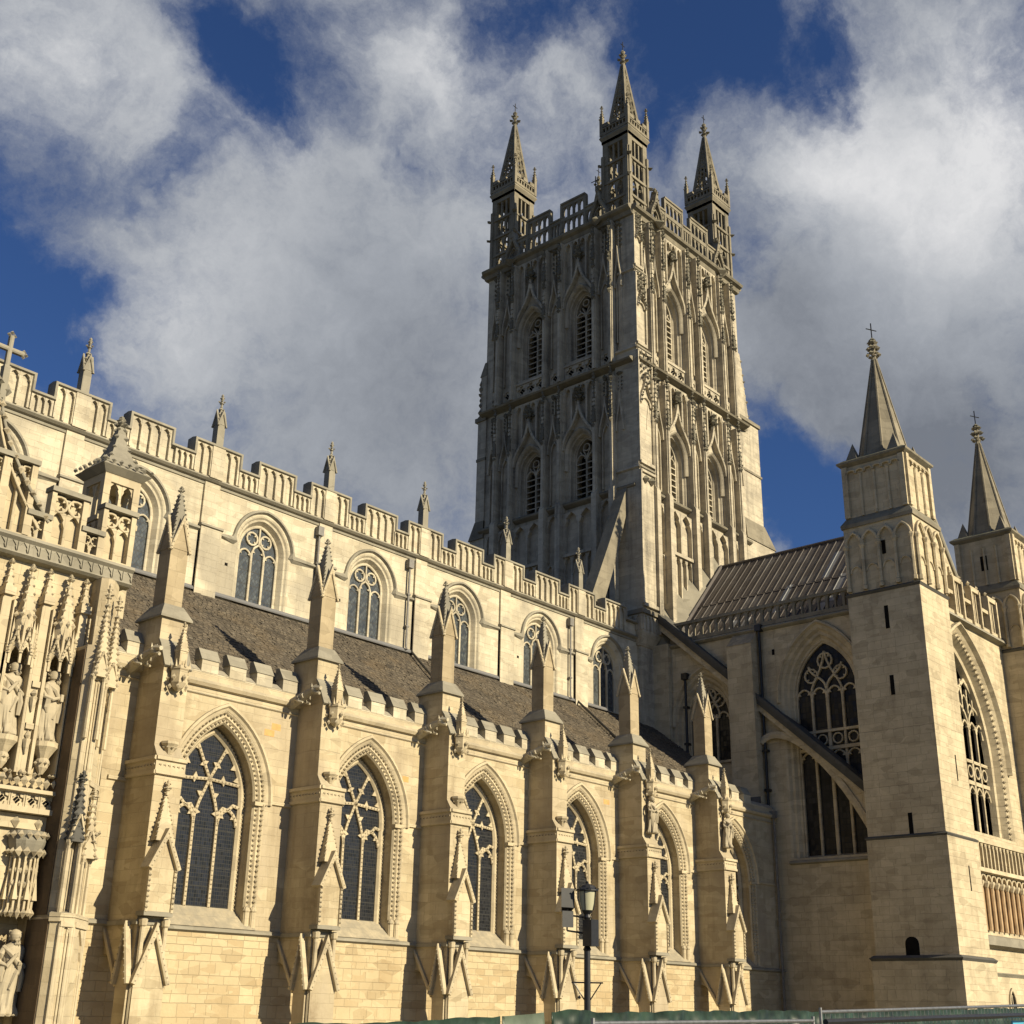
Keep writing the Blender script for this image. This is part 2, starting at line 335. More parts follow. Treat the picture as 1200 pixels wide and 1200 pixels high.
class F:                                      # a wall plane: u to the right, v up, d outwards
    def __init__(s, side, x, y):
        s.o = (x, y); s.u, s.n = {'S': ((1, 0), (0, -1)), 'W': ((0, -1), (-1, 0)), 'E': ((0, 1), (1, 0)), 'N': ((-1, 0), (0, 1))}[side]
    def p(s, u, v, d=0.): return (s.o[0]+u*s.u[0]+d*s.n[0], s.o[1]+u*s.u[1]+d*s.n[1], v)

def fbox(mb, f, u0, u1, v0, v1, d0, d1):
    q = [f.p(u, v, d) for d in (d0, d1) for v in (v0, v1) for u in (u0, u1)]
    for k in ((4, 5, 7, 6), (0, 2, 3, 1), (0, 1, 5, 4), (2, 6, 7, 3), (0, 4, 6, 2), (1, 3, 7, 5)): mb.face([q[i] for i in k])
def fslope(mb, f, u0, u1, v0, v1, d0, d1, back=None):   # a weathering: d0 at v0 falls back to d1 at v1
    b = min(d0, d1)-.001 if back is None else back
    A = [f.p(u0, v0, d0), f.p(u1, v0, d0), f.p(u1, v1, d1), f.p(u0, v1, d1)]
    mb.face(A); mb.face((f.p(u0, v0, b), f.p(u0, v0, d0), f.p(u0, v1, d1), f.p(u0, v1, b))); mb.face((f.p(u1, v0, d0), f.p(u1, v0, b), f.p(u1, v1, b), f.p(u1, v1, d1)))
    mb.face((f.p(u0, v0, b), f.p(u1, v0, b), f.p(u1, v0, d0), f.p(u0, v0, d0)))
def fprism(mb, f, poly, d0, d1):              # polygon in (u,v), counter-clockwise
    a = [f.p(u, v, d0) for u, v in poly]; b = [f.p(u, v, d1) for u, v in poly]
    mb.face(b); mb.face(a[::-1]); n = len(poly)
    for i in range(n): mb.face((a[i], a[(i+1) % n], b[(i+1) % n], b[i]))
def normals2(path, closed=False):
    n = len(path); out = []
    for i in range(n):
        a = path[i-1] if (i > 0 or closed) else None; b = path[i]; c = path[(i+1) % n] if (i < n-1 or closed) else None
        def nn(p, q):
            t = (q[0]-p[0], q[1]-p[1]); l = math.hypot(*t) or 1; return (-t[1]/l, t[0]/l)
        if a is None: m = nn(b, c)
        elif c is None: m = nn(a, b)
        else:
            n1, n2 = nn(a, b), nn(b, c); s = (n1[0]+n2[0], n1[1]+n2[1]); l2 = s[0]**2+s[1]**2
            k = 2/l2 if l2 > .35 else 2/.35
            m = (s[0]*k, s[1]*k)
        out.append(m)
    return out
def mould(mb, f, path, prof, closed=False):
    nr = normals2(path, closed)
    rows = [[f.p(p[0]+n[0]*o, p[1]+n[1]*o, d) for p, n in zip(path, nr)] for o, d in prof]
    if closed:
        for r in rows: r.append(r[0])
    mb.grid(rows)
    if not closed:
        mb.face([r[0] for r in rows]); mb.face([r[-1] for r in rows][::-1])
def bar(mb, f, path, w, d0, d1, ch=.35, closed=False):   # tracery bar with chamfered front
    h = w/2; c = h*ch
    mould(mb, f, path, [(h, d0), (h, d1-c), (c, d1), (-c, d1), (-h, d1-c), (-h, d0)], closed)
def studs(mb, f, path, sp, r, d, off=0.):
    nr = normals2(path); acc = sp*.5
    for i in range(len(path)-1):
        a, b = path[i], path[i+1]; l = math.hypot(b[0]-a[0], b[1]-a[1])
        while acc < l:
            t = acc/l
            mb.blob(f.p(a[0]+(b[0]-a[0])*t+nr[i][0]*off, a[1]+(b[1]-a[1])*t+nr[i][1]*off, d), r, 1, .12); acc += sp
        acc -= l
def arc_pts(cx, zs, hw, rise, n=10):
    r = (rise*rise+hw*hw)/(2*hw); a1 = math.acos(max(-1, min(1, (hw-r)/r)))
    L_ = [(cx-hw+r+r*math.cos(PI+(a1-PI)*i/n), zs+r*math.sin(PI+(a1-PI)*i/n)) for i in range(n+1)]
    return L_+[(2*cx-u, v) for u, v in L_[:-1][::-1]]
def arch(cx, z0, zs, hw, rise, n=10):
    return [(cx-hw, z0)]+arc_pts(cx, zs, hw, rise, n)+[(cx+hw, z0)]
def wall(mb, f, outline, holes, d=0.):
    polys = [outline]+holes; flat = [q for pl in polys for q in pl]
    tris = tessellate_polygon([[Vector((u, v, 0)) for u, v in pl] for pl in polys])
    i = len(mb.v); mb.v += [f.p(u, v, d) for u, v in flat]
    for t in tris:
        a, b, c = (flat[k] for k in t)
        if (b[0]-a[0])*(c[1]-a[1])-(b[1]-a[1])*(c[0]-a[0]) < 0: t = (t[0], t[2], t[1])
        mb.f.append(tuple(i+k for k in t)); mb.m.append(mb.cur)
def reveal(mb, f, loops):                      # [(loop, d), ...] all with equal counts
    rows = [[f.p(u, v, d) for u, v in lp]+[f.p(lp[0][0], lp[0][1], d)] for lp, d in loops]
    mb.grid(rows)
def fill(mb, f, loop, d): wall(mb, f, loop, [], d)
def cusp(mb, f, a, b, ln, d0, d1, side=1):     # a pointed cusp growing from the middle of edge a-b
    mx, my = (a[0]+b[0])/2, (a[1]+b[1])/2; t = (b[0]-a[0], b[1]-a[1]); l = math.hypot(*t) or 1; t = (t[0]/l, t[1]/l)
    n = (-t[1]*side, t[0]*side); h = ln*.55
    pl = [(mx-t[0]*h, my-t[1]*h), (mx+n[0]*ln, my+n[1]*ln), (mx+t[0]*h, my+t[1]*h)]
    fprism(mb, f, pl, d0, d1)
def bez(p0, p1, p2, p3, n=10):
    return [tuple((1-t)**3*a+3*t*(1-t)**2*b+3*t*t*(1-t)*c+t**3*e for a, b, c, e in zip(p0, p1, p2, p3)) for t in [i/n for i in range(n+1)]]
def ogee(cx, zs, hw, tip, n=9):
    h = tip-zs
    l = bez((cx-hw, zs), (cx-hw, zs+h*.42), (cx-hw*.12, zs+h*.40), (cx, tip), n)
    return l+[(2*cx-u, v) for u, v in l[:-1][::-1]]
def head(mb, f, u0, u1, v, d0, d1, k=.9):      # cusped head closing the top of a blind panel
    w = u1-u0; c = (u0+u1)/2; h = w*k
    for s in (1, -1):
        e = u0 if s == 1 else u1
        pl = [(e, v-h), (e+s*w*.16, v-h*.62), (e+s*w*.12, v-h*.45), (e+s*w*.30, v-h*.22), (c, v), (e, v)]
        fprism(mb, f, pl if s == 1 else pl[::-1], d0, d1)
def panels(mb, f, u0, u1, v0, v1, n, d0, d1, rib=.09, k=.9, hd=True):
    w = (u1-u0)/n
    for i in range(n+1): fbox(mb, f, u0+i*w-rib/2, u0+i*w+rib/2, v0, v1, d0, d1)
    if hd:
        for i in range(n): head(mb, f, u0+i*w+rib/2, u0+(i+1)*w-rib/2, v1, d0, d1-.012, k)
def crockets(mb, pts, r, sp):
    for i in range(len(pts)-1):
        a, b = Vector(pts[i]), Vector(pts[i+1]); l = (b-a).length; n = max(1, int(l/sp))
        for k in range(n): mb.blob(a.lerp(b, (k+.5)/n), r, 1.1, .35)
def finial(mb, cx, cy, z0, h, r):
    mb.lathe(cx, cy, [(r*.35, z0-.02), (r*.3, z0+h*.2), (r*.62, z0+h*.26), (r*.3, z0+h*.34), (r*.28, z0+h*.5), (r*.5, z0+h*.6), (r*.25, z0+h*.72), (r*.42, z0+h*.86), (.01, z0+h)], 6)
    for zz, k in ((.40, 1.), (.68, .72)):
        for i in range(4):
            a = PI/4+i*PI/2; mb.blob((cx+r*.62*k*math.cos(a), cy+r*.62*k*math.sin(a), z0+h*zz), r*.42*k, .8, .3)
def spirelet(mb, cx, cy, z0, z1, h0, cr=.05, sp=.22, fin=.22, n=4):
    zt = z0+(z1-z0)*(1-fin); mb.pyr(cx, cy, z0, zt, h0, h0*.16, n)
    for i in range(4):
        a = PI/4+i*PI/2; q = math.sqrt(2)
        crockets(mb, [(cx+h0*q*math.cos(a), cy+h0*q*math.sin(a), z0), (cx+h0*.16*q*math.cos(a), cy+h0*.16*q*math.sin(a), zt)], cr, sp)
    finial(mb, cx, cy, zt, z1-zt, max(cr*2.3, h0*.42))
def gable_bar(mb, f, u0, u1, v0, v1, w, d0, d1, st=0.):   # two raking copings meeting at the apex
    c = (u0+u1)/2; pth = [(u0, v0), (c, v1), (u1, v0)]; bar(mb, f, pth, w, d0, d1)
    if st: studs(mb, f, pth, st, w*.22, d1)
def empty(name, loc=(0, 0, 0)):
    o = bpy.data.objects.new(name, None); o.empty_display_size = .5; COL.objects.link(o); o.location = loc; return o
def tag(o, label=None, cat=None, group=None, kind=None):
    for k, v in (('label', label), ('category', cat), ('group', group), ('kind', kind)):
        if v: o[k] = v
    return o
def copy_part(src, parent, dx=0, dy=0, dz=0):
    c = src.copy(); COL.objects.link(c); c.parent = parent
    c.location = (src.location.x+dx, src.location.y+dy, src.location.z+dz); return c

# ------------------------------------------------------------------ ground
gb = MB().mat(GRS); gb.box(-900, 900, -900, 900, GZ-.5, GZ)
tag(gb.build('ground'), kind='structure')

# ------------------------------------------------------------------ the cathedral: one thing, everything built on to it is a part
BASE = Vector((40, 42, GZ))
cath = empty('cathedral', BASE)
tag(cath, 'long golden limestone cathedral with tall square pinnacled tower, battlemented nave and turreted transept', 'cathedral')
def part(name, mb, parent=None, label=None, smooth=False):
    o = mb.build(name, parent or cath, smooth)
    if parent is None: o.location = -BASE
    if label: o['label'] = label
    return o

BO = [-.127, .071, .108, .020, -.009, -.063]
BC = [20.76+5.9*i+BO[i] for i in range(6)]            # centres of the six buttresses in view
YA, YC = 32.9, 40.1                                    # aisle wall, clerestory wall
SA = F('S', 0, YA); SCL = F('S', 0, YC)

# ---------------- aisle wall with deep moulded windows
AW = [BC[0]-3.05]+[c+2.84 for c in BC[:5]]+[BC[5]+2.84]
AW[0] = BC[0]-3.06
aw = MB().mat(LIM)
x0, x1 = 8.0, 57.0
holes = [arch(c, 2.3, 6.05, 1.80, 2.72) for c in AW]
wall(aw, SA, [(x0, 2.15), (x1, 2.15), (x1, 9.75), (x0, 9.75)], holes)
aw.mat(LIMR); fbox(aw, SA, x0, x1, GZ, 2.15, -.6, -.001)
aw.mat(LIM); fbox(aw, SA, x0, x1, 2.15, 9.75, -1.1, -1.05)
fslope(aw, SA, x0, x1, GZ+.55, GZ+.8, .16, 0); fbox(aw, SA, x0, x1, GZ, GZ+.55, -.01, .16)
aw.mat(COP); mould(aw, SA, [(x0, 2.15), (x1, 2.15)], [(.1, 0), (.06, .10), (-.03, .11), (-.09, 0)])
aw.mat(ORN); mould(aw, SA, [(x0, 9.42), (x1, 9.42)], [(.14, 0), (.11, .12), (0, .19), (-.10, .13), (-.13, .02), (-.3, .015), (-.34, .06), (-.38, 0)])
fbox(aw, SA, x0, x1, 9.5, 9.75, -.35, .03)
# string at the arch springing between buttresses and windows
edges = [BC[0]-5.9]+BC
for i, c in enumerate(AW):
    for a, b in ((edges[i]+.4, c-2.0), (c+2.0, (BC[i] if i < 6 else 57)-.4)):
        mould(aw, SA, [(a, 6.12), (b, 6.12)], [(.07, 0), (.05, .07), (-.05, .07), (-.08, 0)])
aw.mat(ORNG)
for u0, u1, v0, v1 in ((25.25, 25.62, 8.45, 8.66), (24.98, 25.38, 8.22, 8.43), (31.2, 31.5, 7.6, 7.8), (42.9, 43.3, 8.3, 8.5)): fbox(aw, SA, u0, u1, v0, v1, -.02, .003)
part('aisle_wall', aw)

def aisle_window(cx):
    mb = MB().mat(ORN); N_ = 12
    L = lambda hw, rise, z0=2.3: arch(cx, z0, 6.05, hw, rise, N_)
    # orders of the arch: outer chamfer with ballflower, second order, deep hollow, frame
    reveal(mb, SA, [(L(1.80, 2.72), 0), (L(1.76, 2.66), -.02), (L(1.70, 2.6), -.08), (L(1.62, 2.5), -.06), (L(1.57, 2.44), -.13), (L(1.47, 2.34), -.11), (L(1.42, 2.28), -.18)])
    mb.mat(LIM); reveal(mb, SA, [(L(1.42, 2.28), -.18), (L(1.44, 2.29), -.34), (L(1.40, 2.26), -.72)]); mb.mat(ORN)
    studs(mb, SA, arch(cx, 2.9, 6.05, 1.73, 2.63, N_), .155, .062, -.03)
    studs(mb, SA, arch(cx, 2.9, 6.05, 1.54, 2.41, N_), .155, .062, -.085)
    hood = arc_pts(cx, 6.05, 1.93, 2.83, N_)
    mould(mb, SA, [(cx-1.93, 6.02)]+hood+[(cx+1.93, 6.02)], [(.09, 0), (.08, .08), (.0, .1), (-.05, .03), (-.13, 0)])
    mould(mb, SA, [(cx-1.66, 2.5), (cx-1.66, 6.0)], [(.1, -.1), (.06, .0), (-.06, .0), (-.1, -.1)])
    for s in (-1, 1):                           # bases and capitals of the shafts
        for hw in (1.73, 1.52):
            fbox(mb, SA, cx+s*hw-.1, cx+s*hw+.1, 2.3, 2.9, -.2, -.1+(1.73-hw < .1)*.08)
            mb.lathe(cx+s*hw, YA+.06+(1.73-hw)*.3, [(.1, 2.3), (.1, 2.75), (.13, 2.8), (.07, 2.92)], 8)
        fbox(mb, SA, cx+s*1.62-.22, cx+s*1.62+.22, 5.98, 6.1, -.2, .0)
    # sloping sill
    fslope(mb, SA, cx-1.80, cx+1.80, 2.24, 2.85, .09, -.6, -.72)
    # frame and tracery
    d0, d1 = -.70, -.55
    fr = arch(cx, 2.78, 6.05, 1.27, 2.10, N_)
    mould(mb, SA, fr, [(.16, -.66), (.06, -.52), (-.02, -.53), (-.09, -.60), (-.10, d0)])
    studs(mb, SA, fr, .13, .048, -.53, .07)
    hub = (cx, 6.66); w = .095
    tr = [[(cx-.44, 2.78), (cx-.44, 5.45)], [(cx+.44, 2.78), (cx+.44, 5.45)]]
    sp = []
    for ang in (62, 118): sp.append([hub, (cx+1.12*math.cos(math.radians(ang)), 6.66+1.12*math.sin(math.radians(ang)))])
    for s in (-1, 1):
        sp.append([hub, (cx+s*1.2, 6.58)])
        tr.append([hub, (cx+s*.30, 5.95), (cx+s*.42, 5.55), (cx+s*.44, 5.4)])
        lt = arc_pts(cx+s*.80, 5.3, .36, .5, 5); tr.append(lt)
        tr.append([(cx+s*.80, 5.78), (cx+s*.98, 5.95), (cx+s*1.2, 5.9)])
        tr.append([(cx+s*.80, 5.78), (cx+s*.6, 5.82), (cx+s*.42, 5.6)])
        cusp(mb, SA, lt[1], lt[4], .13, d0, d1-.03, -1); cusp(mb, SA, lt[6], lt[9], .13, d0, d1-.03, -1)
    for t in tr+sp:
        bar(mb, SA, t, w, d0, d1); studs(mb, SA, t, .135, .042, d1-.005)
    mb.blob(SA.p(hub[0], hub[1], d1), .09)
    # cusping inside every compartment of the wheel
    R = [0, 62, 118, 180, 242, 298]
    for i in range(6):
        a0, a1 = R[i], R[(i+1) % 6]+(360 if i == 5 else 0)
        for ang, sd in ((a0, 1), (a1, -1)):
            a = math.radians(ang); rr = .52 if i in (0, 1, 2) else .55
            p, q = (hub[0]+(rr-.14)*math.cos(a), hub[1]+(rr-.14)*math.sin(a)), (hub[0]+(rr+.14)*math.cos(a), hub[1]+(rr+.14)*math.sin(a))
            if i == 4: continue
            cusp(mb, SA, p, q, .17, d0, d1-.03, sd)
    ce = [(cx-.34, 5.8), (cx-.37, 5.45)], [(cx+.37, 5.45), (cx+.34, 5.8)]
    cusp(mb, SA, ce[0][0], ce[0][1], .14, d0, d1-.03, 1); cusp(mb, SA, ce[1][0], ce[1][1], .14, d0, d1-.03, 1)
    fa = arc_pts(cx, 6.05, 1.2, 2.02, 12)
    for k in (3, 5, 8, 15, 18, 20): cusp(mb, SA, fa[k], fa[k+1], .19, d0, d1-.03, -1)
    o = part('aisle_window', mb)
    g = MB().mat(GLA); fill(g, SA, arch(cx, 2.7, 6.05, 1.32, 2.14, N_), -.64); part('glass', g, o)
for c in AW[1:]: aisle_window(c)

# ---------------- aisle parapet and roof
ap = MB().mat(CLER)
fbox(ap, SA, x0, 56.9, 9.75, 9.80, -.35, .04); fslope(ap, SA, x0, 56.9, 9.80, 10.0, .05, -.2, -.35)
for i in range(-1, 6):
    c = BC[i] if i >= 0 else BC[0]-5.9
    for k in range(4):
        a = c+1.66+k*1.075
        if i == 5 and k > 2: continue
        ap.mat(CLER); fbox(ap, SA, a, a+.64, 9.78, 10.22, -.33, .055)
        ap.mat(COP); fslope(ap, SA, a-.035, a+.675, 10.17, 10.56, .085, -.16, -.34)
    ap.mat(CLER); fbox(ap, SA, c-.5, c+1.1, 9.78, 10.15, -.33, .02)
part('aisle_parapet', ap)
ar = MB().mat(SLATE)
rr = random.Random(4); sy, sz = 6.92, 5.30; n_ = 36
ar.face([(x0, 33.2, 9.60), (56.6, 33.2, 9.60), (56.6, YC+.02, 14.92), (x0, YC+.02, 14.92)])
for k in range(n_):                               # every course of slates overlaps the one below
    x = x0+rr.uniform(0, .3)
    while x < 56.5:
        w = rr.uniform(.24, .52)*(1.25-.6*k/n_); xe = min(x+w, 56.6); t0 = max(0, k/n_-rr.uniform(0, .0055)-(.006 if rr.random() < .04 else 0)); t1 = (k+1.15)/n_
        h = rr.uniform(.05, .085)+.02*math.sin(x*.9+k*.3); g_ = .008
        p = lambda X, t, up: (X, 33.2+sy*min(t, 1), 9.62+sz*min(t, 1)+up)
        A, B, C_, D = p(x+g_, t0, h), p(xe-g_, t0, h+rr.uniform(-.012, .012)), p(xe-g_, t1, .03), p(x+g_, t1, .03)
        ar.face((A, B, C_, D)); ar.face((p(x+g_, t0, -.01), p(xe-g_, t0, -.01), B, A))
        x = xe
ar.mat(COP); ar.face([(x0, 33.24, 9.3), (x0, 33.24, 9.9), (56.6, 33.24, 9.9), (56.6, 33.24, 9.3)][::-1])
# lead flashing at the head of the roof
ar.mat(LEAD); mould(ar, SCL, [(x0, 15.06), (52.6, 15.06)], [(.11, 0), (.07, .05), (-.04, .14), (-.09, .12)])
part('aisle_roof', ar, label='dark brown stone slate lean-to roof over the aisle')

# ---------------- buttresses with gablets, pinnacles and gargoyles
def make_buttress(c):
    mb = MB().mat(LIM)
    # foot: pier with a passage between it and the wall
    mb.box(c-.45, c+.38, 31.38, 31.80, GZ, 2.12); mb.box(c-.45, c-.02, 31.80, 31.90, GZ, 2.12); mb.box(c-.44, c+.30, 31.80, 32.98, 1.85, 2.13)
    fw = F('W', c-.45, 0)
    def U(y): return -y
    for fr in (fw,):
        pth = [(U(32.95), GZ), (U(32.95), 2.12), (U(32.12), 2.12), (U(32.12), .2)]
        pl = [(U(32.95), 2.12), (U(32.95), 1.3)]+[(U(32.12)-.83*math.cos(t), .45+.85*math.sin(t)) for t in [PI/2*(.98-k*.16) for k in range(7)]][::-1][::-1]
        q = [(U(32.95), 2.12), (U(32.95), 1.32)]
        for k in range(8):
            t = k/7; q.append((U(32.95)+1.05*t, 1.35-1.25*t**2.4))
        q += [(U(31.9), 2.12)]
        fprism(mb, fr, q, -.46, .002)
    # gabled faces of the foot
    fs = F('S', c, 31.38)
    def gabled(f, hw, z, apex, dep):
        fprism(mb, f, [(-hw, GZ), (hw, GZ), (hw, z), (0, apex), (-hw, z)], -.05, dep)
        mb.mat(ORN); gable_bar(mb, f, -hw-.06, hw+.06, z-.06, apex+.04, .14, dep-.04, dep+.13, .17); mb.mat(LIM)
    gabled(fs, .48, .62, 1.92, .17)
    fW = F('W', c-.45, 31.62)
    gabled(fW, .27, .62, 1.95, .13)
    mb.mat(ORN)
    bar(mb, F('W', c-.45, 0), [(U(32.93), 1.98), (U(31.98), .50)], .12, -.02, .1)
    for s in (-1, 1):
        mb.lathe(c+s*.36, 31.27, [(.07, .8), (.07, 2.02), (.11, 2.06), (.13, 2.2), (.09, 2.25)], 8)
        mb.lathe(c+s*.47, 31.3, [(.05, GZ), (.05, .55)], 6)
    # middle stage
    mb.mat(LIM); mb.box(c-.46, c+.46, 31.42, 32.98, 2.12, 6.2)
    mb.mat(COP); mb.box(c-.53, c+.53, 31.34, 32.97, 2.08, 2.2)
    mb.mat(ORN); mb.box(c-.50, c+.50, 31.37, 32.97, 6.2, 6.56)
    for fr, a, b in ((F('S', c, 31.37), -.46, .46), (F('W', c-.5, 32.2), -.75, .8)):
        mould(mb, fr, [(a-.04, 6.6), (b+.04, 6.6)], [(.06, -.02), (.05, .06), (-.05, .07), (-.08, -.02)])
        mould(mb, fr, [(a-.04, 6.2), (b+.04, 6.2)], [(.05, -.02), (.04, .04), (-.05, .04), (-.08, -.02)])
        n = int((b-a)/.15)
        mb.mat(VOID)
        for k in range(n): mb.blob(fr.p(a+(k+.5)*(b-a)/n, 6.41, -.012), .035, 1, 0)
        mb.mat(ORN)
        for k in range(n): mb.blob(fr.p(a+(k+.5)*(b-a)/n+.05, 6.41, .005), .03, 1.6, 0)
    # upper stage
    mb.mat(LIM); mb.box(c-.44, c+.44, 31.66, 32.98, 6.56, 9.4)
    fslope(mb, F('S', c, 31.66), -.44, .44, 6.62, 7.0, .24, 0, -.01)
    mb.mat(LIM); fy = F('E', c-.46, 0)
    fprism(mb, F('E', c-.46, 0), [(31.60, 9.36), (33.3, 9.36), (33.3, 10.95), (32.05, 10.95), (32.05, 10.2), (31.9, 10.0)], 0, .92)
    mb.mat(COP)
    fprism(mb, F('E', c-.48, 0), [(31.56, 9.34), (31.62, 9.30), (31.93, 9.97), (32.08, 10.2), (32.03, 10.22), (31.9, 10.05)], 0, .96)
    # skirt under the pinnacle
    q = lambda hx, ya, yb, z: [(c-hx, ya, z), (c+hx, ya, z), (c+hx, yb, z), (c-hx, yb, z)]
    mb.frustum(q(.57, 31.95, 33.34, 10.9), q(.56, 31.95, 33.34, 10.97)); mb.frustum(q(.56, 31.96, 33.33, 10.97), q(.34, 32.2, 32.96, 11.38))
    b = part('buttress', mb)
    # gablet standing against the face
    gm = MB().mat(LIM); f = F('S', c-.06, 31.42)
    fprism(gm, f, [(-.41, 2.42), (.41, 2.42), (.41, 3.62), (0, 4.42), (-.41, 3.62)], -.02, .34)
    gm.mat(ORN); gable_bar(gm, f, -.47, .47, 3.54, 4.5, .13, .02, .47, .14)
    for s in (-1, 1):
        bar(gm, f, [(s*.41, 2.4), (s*.41, 3.6)], .08, .28, .40); studs(gm, f, [(s*.41, 2.45), (s*.41, 3.55)], .14, .045, .41)
    gm.mat(COP); fbox(gm, f, -.46, .46, 2.30, 2.42, -.02, .38); gm.mat(ORN)
    A = [f.p(-.30, 4.30, .0), f.p(.30, 4.30, .0), f.p(.30, 4.30, .30), f.p(-.30, 4.30, .30)]
    t = f.p(0, 5.75, .06)
    for i in range(4): gm.face((A[i], A[(i+1) % 4], t))
    for s in (-1, 1): crockets(gm, [f.p(s*.30, 4.35, .28), f.p(s*.02, 5.7, .08)], .042, .12)
    finial(gm, t[0], t[1]-.06, 5.6, .42, .13)
    part('gablet', gm, b)
    # canopy with spirelet, over a corbel
    cm = MB().mat(ORN); y = 31.5
    cm.lathe(c, y, [(.05, 8.62), (.16, 8.7), (.25, 8.85), (.27, 9.2), (.31, 9.25), (.31, 9.34), (.2, 9.36)], 6)
    for k in range(6):
        a = PI/6+k*PI/3; cm.blob((c+.29*math.cos(a), y+.29*math.sin(a), 8.98), .07, 1.4); cm.blob((c+.27*math.cos(a+.5), y+.27*math.sin(a+.5), 8.72), .06, 1.5)
        cm.pyr(c+.27*math.cos(a), y+.27*math.sin(a), 9.3, 9.55, .035)
    cm.mat(LIM); cm.box(c-.13, c+.13, y-.13, y+.13, 9.34, 9.82); cm.mat(ORN); spirelet(cm, c, y, 9.8, 10.72, .15, .035, .1)
    part('canopy', cm, b)
    km = MB().mat(ORN)
    km.lathe(c, 31.56, [(.04, 6.6), (.1, 6.8), (.13, 6.86), (.2, 6.98), (.26, 7.05), (.26, 7.12), (.05, 7.13)], 8)
    for k in range(8): km.blob((c+.19*math.cos(k*PI/4), 31.56+.19*math.sin(k*PI/4), 6.95), .05)
    part('corbel', km, b)
    # pinnacle
    pm = MB().mat(PINN); yc = 32.58; h = .31
    pm.box(c-h, c+h, yc-h, yc+h, 11.3, 13.5)
    for sd, ox, oy in (('S', c, yc-h), ('W', c-h, yc), ('E', c+h, yc), ('N', c, yc+h)):
        fr = F(sd, ox, oy)
        pm.mat(PINN); fprism(pm, fr, [(-h, 13.2), (h, 13.2), (0, 14.12)], -.3, .015)
        pm.mat(ORN); gable_bar(pm, fr, -h-.05, h+.05, 13.12, 14.2, .09, -.02, .075)
        crockets(pm, [fr.p(-h-.05, 13.15, .05), fr.p(0, 14.2, .05), fr.p(h+.05, 13.15, .05)], .045, .14)
    pm.mat(COP); spirelet(pm, c, yc, 13.45, 15.42, .30, .05, .15, .14)
    part('pinnacle', pm, b)
    # gargoyle leaning out from the parapet string
    gg = MB().mat(CLER); gx = c-.78
    gg.tube([(gx, 32.95, 9.36), (gx, 32.5, 9.5), (gx+.02, 32.1, 9.66), (gx+.05, 31.86, 9.74)], [.19, .17, .13, .11], 8)
    gg.lathe(gx+.06, 31.80, [(.02, 9.60), (.11, 9.65), (.14, 9.74), (.11, 9.84), (.03, 9.9)], 8)
    gg.tube([(gx+.06, 31.75, 9.80), (gx+.07, 31.5, 9.77)], [.11, .07], 6); gg.tube([(gx+.06, 31.75, 9.66), (gx+.07, 31.55, 9.60)], [.08, .05], 6)
    for s in (-1, 1):
        gg.pyr(gx+.06+s*.09, 31.86, 9.82, 9.98, .035); gg.tube([(gx+s*.14, 32.5, 9.5), (gx+s*.19, 32.25, 9.38), (gx+s*.15, 32.1, 9.34)], [.07, .05, .035], 6)
        for k in range(3): gg.tube([(gx+s*.08, 32.6-k*.2, 9.60+k*.04), (gx+s*.18, 32.55-k*.2, 9.5+k*.04), (gx+s*.15, 32.5-k*.2, 9.38+k*.05)], [.02, .028, .02], 5)
    part('gargoyle', gg, b)
    return b
b0 = make_buttress(BC[0])
for i in range(1, 6):
    dx = BC[i]-BC[0]; nb = copy_part(b0, cath, dx)
    for ch in b0.children:
        if i < 4 or not ch.name.startswith('corbel'): copy_part(ch, nb)
# plain west return of the aisle bay against the transept
dp = MB().mat(PIPE); dp.tube([(56.55, 32.72, GZ), (56.55, 32.72, 9.0), (56.55, 32.75, 9.4)], .06, 8)
dp.box(56.4, 56.7, 32.6, 32.88, 9.3, 9.65); part('rainwater_pipe', dp)

# ---------------- clerestory wall, windows, parapet
CW = [BC[0]-2.95-.1]+[c+2.82 for c in BC[:5]]+[BC[5]+2.6]
CW = [BC[0]-8.95]+CW
nx0, nx1 = 2.0, 55.6
cw = MB().mat(CLER)
wall(cw, SCL, [(nx0, 14.2), (nx1, 14.2), (nx1, 19.5), (nx0, 19.5)], [arch(c, 14.9, 17.45, 1.36, 1.52, 9) for c in CW])
cw.box(nx0, nx1, 41.0, 51.7, 14.2, 19.5); cw.box(nx0, nx0+.5, YC, 41, 14.2, 19.5)
allc = [BC[0]-5.9*2, BC[0]-5.9]+BC
for i, c in enumerate(allc):
    fbox(cw, SCL, c-.36, c+.36, 14.6, 19.5, -.02, .10)
    # thicker lower wall west of each buttress strip, with its weathered string
    nxt = CW[i] if i < len(CW) else None
    fbox(cw, SCL, c-.36, c+.62, 14.6, 17.62, -.02, .16)
    a, b = c+.9, (CW[i]-1.42 if i < len(CW) else c)
cw.mat(COP)
prf = [(.09, 0), (.07, .1), (-.02, .12), (-.09, 0)]
for i, c in enumerate(CW):
    pc = allc[i]; nc = allc[i+1] if i+1 < len(allc) else nx1
    mould(cw, SCL, [(pc-.40, 17.66), (pc+.66, 17.66)], [(.10, 0), (.06, .2), (-.03, .23), (-.08, .1), (-.1, 0)])
    mould(cw, SCL, [(pc+.66, 17.50), (c-1.49, 17.50)]+arc_pts(c, 17.5, 1.49, 1.62, 10)+[(c+1.49, 17.5), (nc-.36, 17.5)], prf)
mould(cw, SCL, [(nx0, 19.58), (nx1, 19.58)], [(.16, -.02), (.12, .20), (.04, .25), (-.04, .16), (-.08, .06), (-.18, .05), (-.2, 0)])
# fixing holes
cw.mat(VOID)
for c in BC[:5]: fbox(cw, SCL, c+1.02, c+1.16, 16.35, 16.47, -.02, .006)
part('nave_wall', cw)

